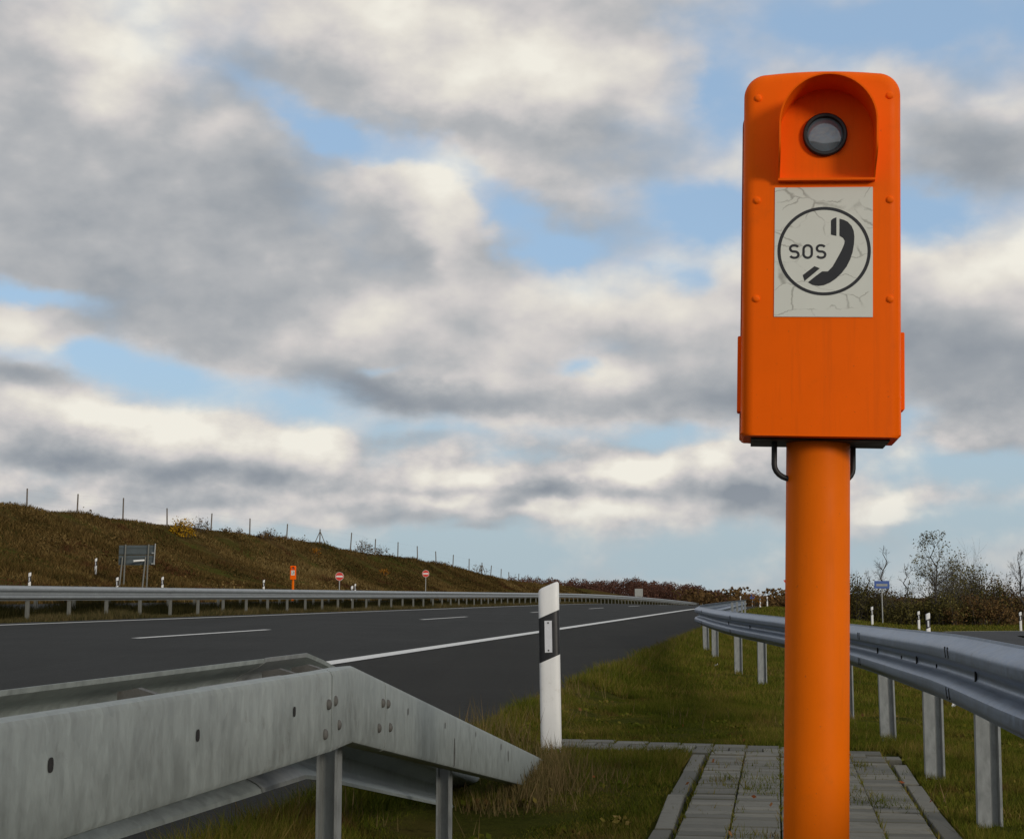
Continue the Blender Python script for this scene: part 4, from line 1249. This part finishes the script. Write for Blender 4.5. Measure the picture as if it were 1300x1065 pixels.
for k, (px, py, ht, mat, lab) in enumerate([(400, 706, .55, 'orange_leaf', 'small orange autumn bush on the slope below the braced post'), (413, 698, .5, 'hedge_olive', 'small yellow green bush below the crest near the braced post'),
        (489, 731, .45, 'orange_leaf', 'small yellow orange bush low on the slope left of the farther no entry sign'), (960, 771, .9, 'orange_leaf', 'small orange shrub far off beyond the curved barrier')]):
    p = hit(px, py, 0, 40)
    if px > 900: p = Vector((ae(px, py)[0] * 118, 118, 0)); p.z = zf(p.x, p.y)
    t_ = CAM_H; 
    root = empty('autumn_shrub', p, lab, 'shrub'); rng = np.random.default_rng(70 + k); segs = []; tips = []
    for _ in range(11): grow(rng, (rng.normal(0, .2), rng.normal(0, .2), 0), np.array([rng.normal(0, .3), rng.normal(0, .3), 1.]), ht, .015, 1, segs, tips, .5)
    segs_mesh('stems', segs, M['bark'], root, 3)
    S_ = np.array([s[1] for s in segs]); leaves_mesh('leaves', S_[rng.integers(0, len(S_), 160)] + rng.normal(0, .12, (160, 3)), .13, M[mat], root, rng)

# far forest: many crowns, reads as one mass
rng = np.random.default_rng(8); C = []; ntr = 330
tx = np.linspace(-40, 150, ntr) + rng.normal(0, 1.5, ntr); ty = rng.uniform(395, 450, ntr)
def forest_top(px): return np.interp(px, [600, 650, 700, 750, 790, 805, 850, 890, 915, 950, 1000, 1300], [736, 733, 735, 737, 733.5, 735.5, 740, 744, 752, 757, 758, 760])
FS = []
for x_, y_ in zip(tx, ty):
    px = 650 + 2000 * x_ / y_; g_ = zf(x_, y_)
    top = CAM_H + (757 - forest_top(px)) / 2000 * y_ + rng.normal(-.15, .38)
    h = top - g_
    if h < 2: h = 2
    n_ = 1500; rr = rng.uniform(2.0, 3.4)
    th_ = rng.uniform(0, 2*PI, n_); uu = rng.uniform(-1, 1, n_); ra = rng.uniform(.55, 1, n_) ** .6
    hz_ = h * .48
    P_ = np.stack([x_ + rr * ra * np.sqrt(1 - uu**2) * np.cos(th_), y_ + rr * ra * np.sqrt(1 - uu**2) * np.sin(th_), g_ + h * .53 + hz_ * ra * uu], 1) + rng.normal(0, .12, (n_, 3))
    C.append(P_)
C = np.concatenate(C)
fo = leaves_mesh('forest', C, .34, M['forest'], None, rng)
tag(fo, 'far mass of red brown autumn forest along the horizon', 'forest', kind='stuff')
# low dark hedge far right
C = []
for x_ in np.arange(22, 140, .9):
    y_ = 205 + rng.normal(0, 3); g_ = zf(x_, y_); h = rng.uniform(1.5, 2.9)
    n_ = 160; C.append(np.stack([x_ + rng.normal(0, .8, n_), y_ + rng.normal(0, 1.0, n_), g_ + h * rng.uniform(0, 1, n_) ** .8], 1))
tag(leaves_mesh('far_hedge', np.concatenate(C), .42, M['hedge_brown'], None, rng), 'far dark hedge line across the field on the right', 'hedge', kind='stuff')

# ------------------------------------------------------------------ grass as real blades
def blades(name, P, h, wd, mat, rng, lean=.45):
    n = len(P); a = rng.uniform(0, 2*PI, n); s = np.stack([np.cos(a), np.sin(a), np.zeros(n)], 1) * (wd / 2)[:, None]
    tip = P + np.stack([rng.normal(0, lean, n) * h, rng.normal(0, lean, n) * h, h], 1)
    V = np.stack([P - s, P + s, tip], 1).reshape(-1, 3)
    return np_mesh(name, V, (np.arange(n) * 3)[:, None] + np.arange(3)[None], mat)
rng = np.random.default_rng(21)
def clump(X, Y, sc, seed):
    r_ = np.random.default_rng(seed); v = np.zeros(len(X))
    for k in range(7):
        fx, fy, ph = r_.normal(0, sc), r_.normal(0, sc), r_.uniform(0, 6.28); v += np.sin(X * fx + Y * fy + ph)
    return v / 3
def verge_points(n, y0, y1, q0, q1, pw=1.0):
    Y = y0 + (y1 - y0) * rng.uniform(0, 1, n) ** pw; q = rng.uniform(q0, q1, n); X = Lx(Y) + q
    u = 650 + 2000 * X / np.maximum(Y, .1)
    k = (u > -160) & (u < 1460) & (~on_paving(X, Y)) & (Y > 1.2)
    return X[k], Y[k], q[k]
parts = []
X, Y, q = verge_points(1000000, 4.3, 14, 12.98, 20, 1.1)
c_ = clump(X, Y, 3.5, 1); keep = rng.uniform(0, 1, len(X)) < np.clip(.8 + .35 * c_, .5, 1)
X, Y, q, c_ = X[keep], Y[keep], q[keep], c_[keep]
edge = np.exp(-((q - 13.1) / .16) ** 2)
h = rng.uniform(.016, .060, len(X)) * (1 + .55 * c_ + .25 * clump(X, Y, 9, 33) + 1.0 * edge * rng.uniform(0, 1.3, len(X)))
blades_near = (np.stack([X, Y, zt(X, Y) - .008], 1), np.clip(h, .012, .2), rng.uniform(.003, .006, len(X)))
tag(blades('grass', *blades_near, M['grass'], rng), 'short olive green grass of the verge around the paving', 'grass', kind='stuff')
X, Y, q = verge_points(560000, 14, 48, 12.98, 26, 1.5)
c_ = clump(X, Y, 2, 2); edge = np.exp(-((q - 13.15) / .25) ** 2)
h = rng.uniform(.03, .09, len(X)) * (1 + .3 * c_ + .8 * edge)
tag(blades('grass', np.stack([X, Y, zt(X, Y) - .01], 1), np.clip(h, .02, .3), rng.uniform(.006, .014, len(X)), M['grass'], rng), 'grass slope under and beyond the curved barrier', 'grass', kind='stuff')
X, Y, q = verge_points(160000, 48, 190, 12.98, 60, 1.4)
on_r = np.zeros(len(X), bool)
for p in rp[::2]:
    on_r |= (X - p.x - 2.5) ** 2 + (Y - p.y + 1) ** 2 < 3.6 ** 2
X, Y = X[~on_r], Y[~on_r]
tag(blades('grass', np.stack([X, Y, zt(X, Y) - .01], 1), rng.uniform(.05, .14, len(X)), rng.uniform(.03, .06, len(X)), M['grass'], rng), 'far green meadow strip in front of the shrubs', 'grass', kind='stuff')
# median and left verge
X, Y, q = verge_points(200000, 28, 130, -3.1, -.72, 1.3)
h = rng.uniform(.06, .17, len(X)) * (1 + .5 * clump(X, Y, 1.2, 5))
tag(blades('median_grass', np.stack([X, Y, zt(X, Y) - .01], 1), np.clip(h, .04, .35), rng.uniform(.010, .022, len(X)), M['verge'], rng), 'straw coloured grass strip under the median barrier', 'grass', kind='stuff')
M['dark_weeds'] = leafmat('median_weeds', [(0, (.012, .014, .006)), (.5, (.030, .028, .010)), (1, (.062, .046, .020))], .9, .6)
X, Y, q = verge_points(150000, 28, 200, -3.2, -1.45, 1.2)
h = rng.uniform(.16, .40, len(X)) * np.clip(1 + .35 * clump(X, Y, .9, 12), .4, 1.5)
tag(blades('median_weeds', np.stack([X, Y, zt(X, Y) - .01], 1), h, rng.uniform(.014, .034, len(X)), M['dark_weeds'], rng, .3), 'dark rank weeds between the two median barriers', 'weeds', kind='stuff')
X, Y, q = verge_points(330000, 50, 250, -40, -13.6, 1.0)
c_ = clump(X, Y, .5, 6)
h = rng.uniform(.10, .30, len(X)) * np.clip(1 + .6 * c_, .3, 2.0)
tag(blades('bank_growth', np.stack([X, Y, zt(X, Y) - .02], 1), h, rng.uniform(.04, .11, len(X)), M['bank'], rng, .5), 'rough brown and olive growth covering the bank on the left', 'grass', kind='stuff')
# brambles / low bushes on the slope that make it lumpy
C = []
for _ in range(330):
    y_ = rng.uniform(80, 245); tcr = float(np.interp(y_, _cy, _ct)); q_ = -rng.uniform(16, tcr + .5); x_ = float(Lx(y_)) + q_; r_ = rng.uniform(.3, 1.1)
    n_ = int(130 * r_); P_ = rng.normal(0, .5, (n_, 3)) * np.array([r_, r_, r_ * .45]); P_[:, 2] = np.abs(P_[:, 2])
    P_ += np.array([x_, y_, 0]); P_[:, 2] += zt(P_[:, 0], P_[:, 1]); C.append(P_)
tag(leaves_mesh('brambles', np.concatenate(C), .15, M['bank'], None, rng), 'low brambles spread over the bank', 'undergrowth', kind='stuff')
# tall dry weeds along the shoulder and round the barrier end
P_ = []; Hh = []
def tuft(x, y, n, r, h):
    for _ in range(n):
        xx, yy_ = x + rng.normal(0, r), y + rng.normal(0, r); P_.append((xx, yy_, zf(xx, yy_) - .01)); Hh.append(h * rng.uniform(.4, 1.1))
for _ in range(330):
    y_ = rng.uniform(5.5, 34); x_ = float(Lx(y_)) + rng.normal(13.16, .10); tuft(x_, y_, rng.integers(3, 12), .04, rng.uniform(.08, .22))
for dx_, dy_, n_, h_ in ((-.28, -.05, 90, .26), (-.20, -.35, 80, .20), (-.42, .15, 60, .2), (.02, -.12, 80, .10), (.16, -.05, 60, .10), (-.08, -.5, 110, .14), (-.1, -.95, 130, .13), (.1, -.8, 110, .12), (.35, -.6, 90, .08), (.25, -1.2, 90, .10), (-.15, -1.5, 90, .12), (-.02, -1.35, 150, .11), (-.12, -1.75, 160, .12), (.04, -1.05, 150, .10), (-.22, -2.1, 160, .12), (.1, -1.6, 120, .09), (-.3, -2.5, 150, .12)):
    tuft(pw.x + dx_, 9.2 + dy_, n_, .10, h_)
for k in range(46):
    y_ = 6.9 + k * .04; x_ = -.305 + .1006 * (y_ - 3.78) + rng.uniform(.01, .10)
    tuft(x_, y_, 26, .045, rng.uniform(.08, .17))
for _ in range(260):
    y_ = rng.uniform(4.5, 22); x_ = float(Lx(y_)) + rng.uniform(13.3, 17.5)
    if not on_paving(np.array([x_]), np.array([y_]))[0]: tuft(x_, y_, rng.integers(3, 9), .05, rng.uniform(.07, .16))
tag(blades('weeds', np.array(P_), np.array(Hh), rng.uniform(.003, .008, len(P_)), M['weeds'], rng, .28), 'dry weeds along the edge of the hard shoulder and round the barrier end', 'weeds', kind='stuff')
# moss and grass between the pavers
P_ = []
n = 26000; a_ = rng.uniform(1.0, 6.66, n); cc2 = rng.uniform(-1.5, .66, n)
X = P0.x + RD.x * a_ + RN.x * cc2; Y = P0.y + RD.y * a_ + RN.y * cc2
k = on_paving(X, Y); X, Y, a_, cc2 = X[k], Y[k], a_[k], cc2[k]
fr = np.abs(((cc2 - .04 + .1) % .2) - .0); fr = np.minimum(fr, .2 - fr)
rows = np.abs(((a_ + .05) % .1)); rows = np.minimum(rows, .1 - rows)
k = (fr < .012) | ((rows < .007) & (clump(X, Y, 3, 9) > .3)) | (clump(X, Y, 4, 10) > 1.15)
X, Y = X[k], Y[k]
tag(blades('joint_grass', np.stack([X, Y, zt(X, Y) - .003], 1), rng.uniform(.015, .045, len(X)), rng.uniform(.003, .007, len(X)), M['grass'], rng), 'short grass growing in the joints of the paving', 'grass', kind='stuff')
# fallen leaves
n = 150; Y = rng.uniform(6, 20, n); q = rng.uniform(13.3, 17.5, n); X = Lx(Y) + q
C = np.stack([X, Y, zt(X, Y) + .022], 1)
tag(leaves_mesh('fallen_leaves', C, .026, M['red_leaf'], None, rng), 'scattered red and tan fallen leaves in the grass', 'fallen leaves', kind='stuff')

# bits of white paper lying in the grass
for (px, py, lab) in ((909, 845, 'small scrap of white paper in the grass left of the orange column'), (1211, 897, 'small scrap of white paper in the grass under the curved barrier')):
    p = hit(px, py, .03, 6); rq2 = np.random.default_rng(px)
    mb = MB(); n = 5
    g_ = [[Vector(((i - 2) * .014, (j - 2) * .011, float(rq2.normal(0, .007)))) for j in range(n)] for i in range(n)]
    vs = [v for row in g_ for v in row]
    mb.add(vs, [(i*n+j, i*n+j+1, (i+1)*n+j+1, (i+1)*n+j) for i in range(n-1) for j in range(n-1)])
    o = mb.build('paper_scrap', M['litter']); o.location = p + Vector((0, 0, .045)); o.rotation_euler = (.5, .3, px)
    tag(o, lab, 'litter')

C = []
for _ in range(240):
    y_ = rng.uniform(4.6, 17); x_ = float(Lx(y_)) + rng.uniform(13.25, 18)
    if on_paving(np.array([x_]), np.array([y_]))[0]: continue
    n_ = rng.integers(7, 20); P2 = rng.normal(0, 1, (n_, 3)) * np.array([.045, .045, .008]); P2[:, 2] = np.abs(P2[:, 2]) + .02
    C.append(P2 + np.array([x_, y_, zf(x_, y_)]))
tag(leaves_mesh('broadleaf_weeds', np.concatenate(C), .026, M['grass'], None, rng), 'broad leaved weeds and clover scattered in the verge', 'weeds', kind='stuff')
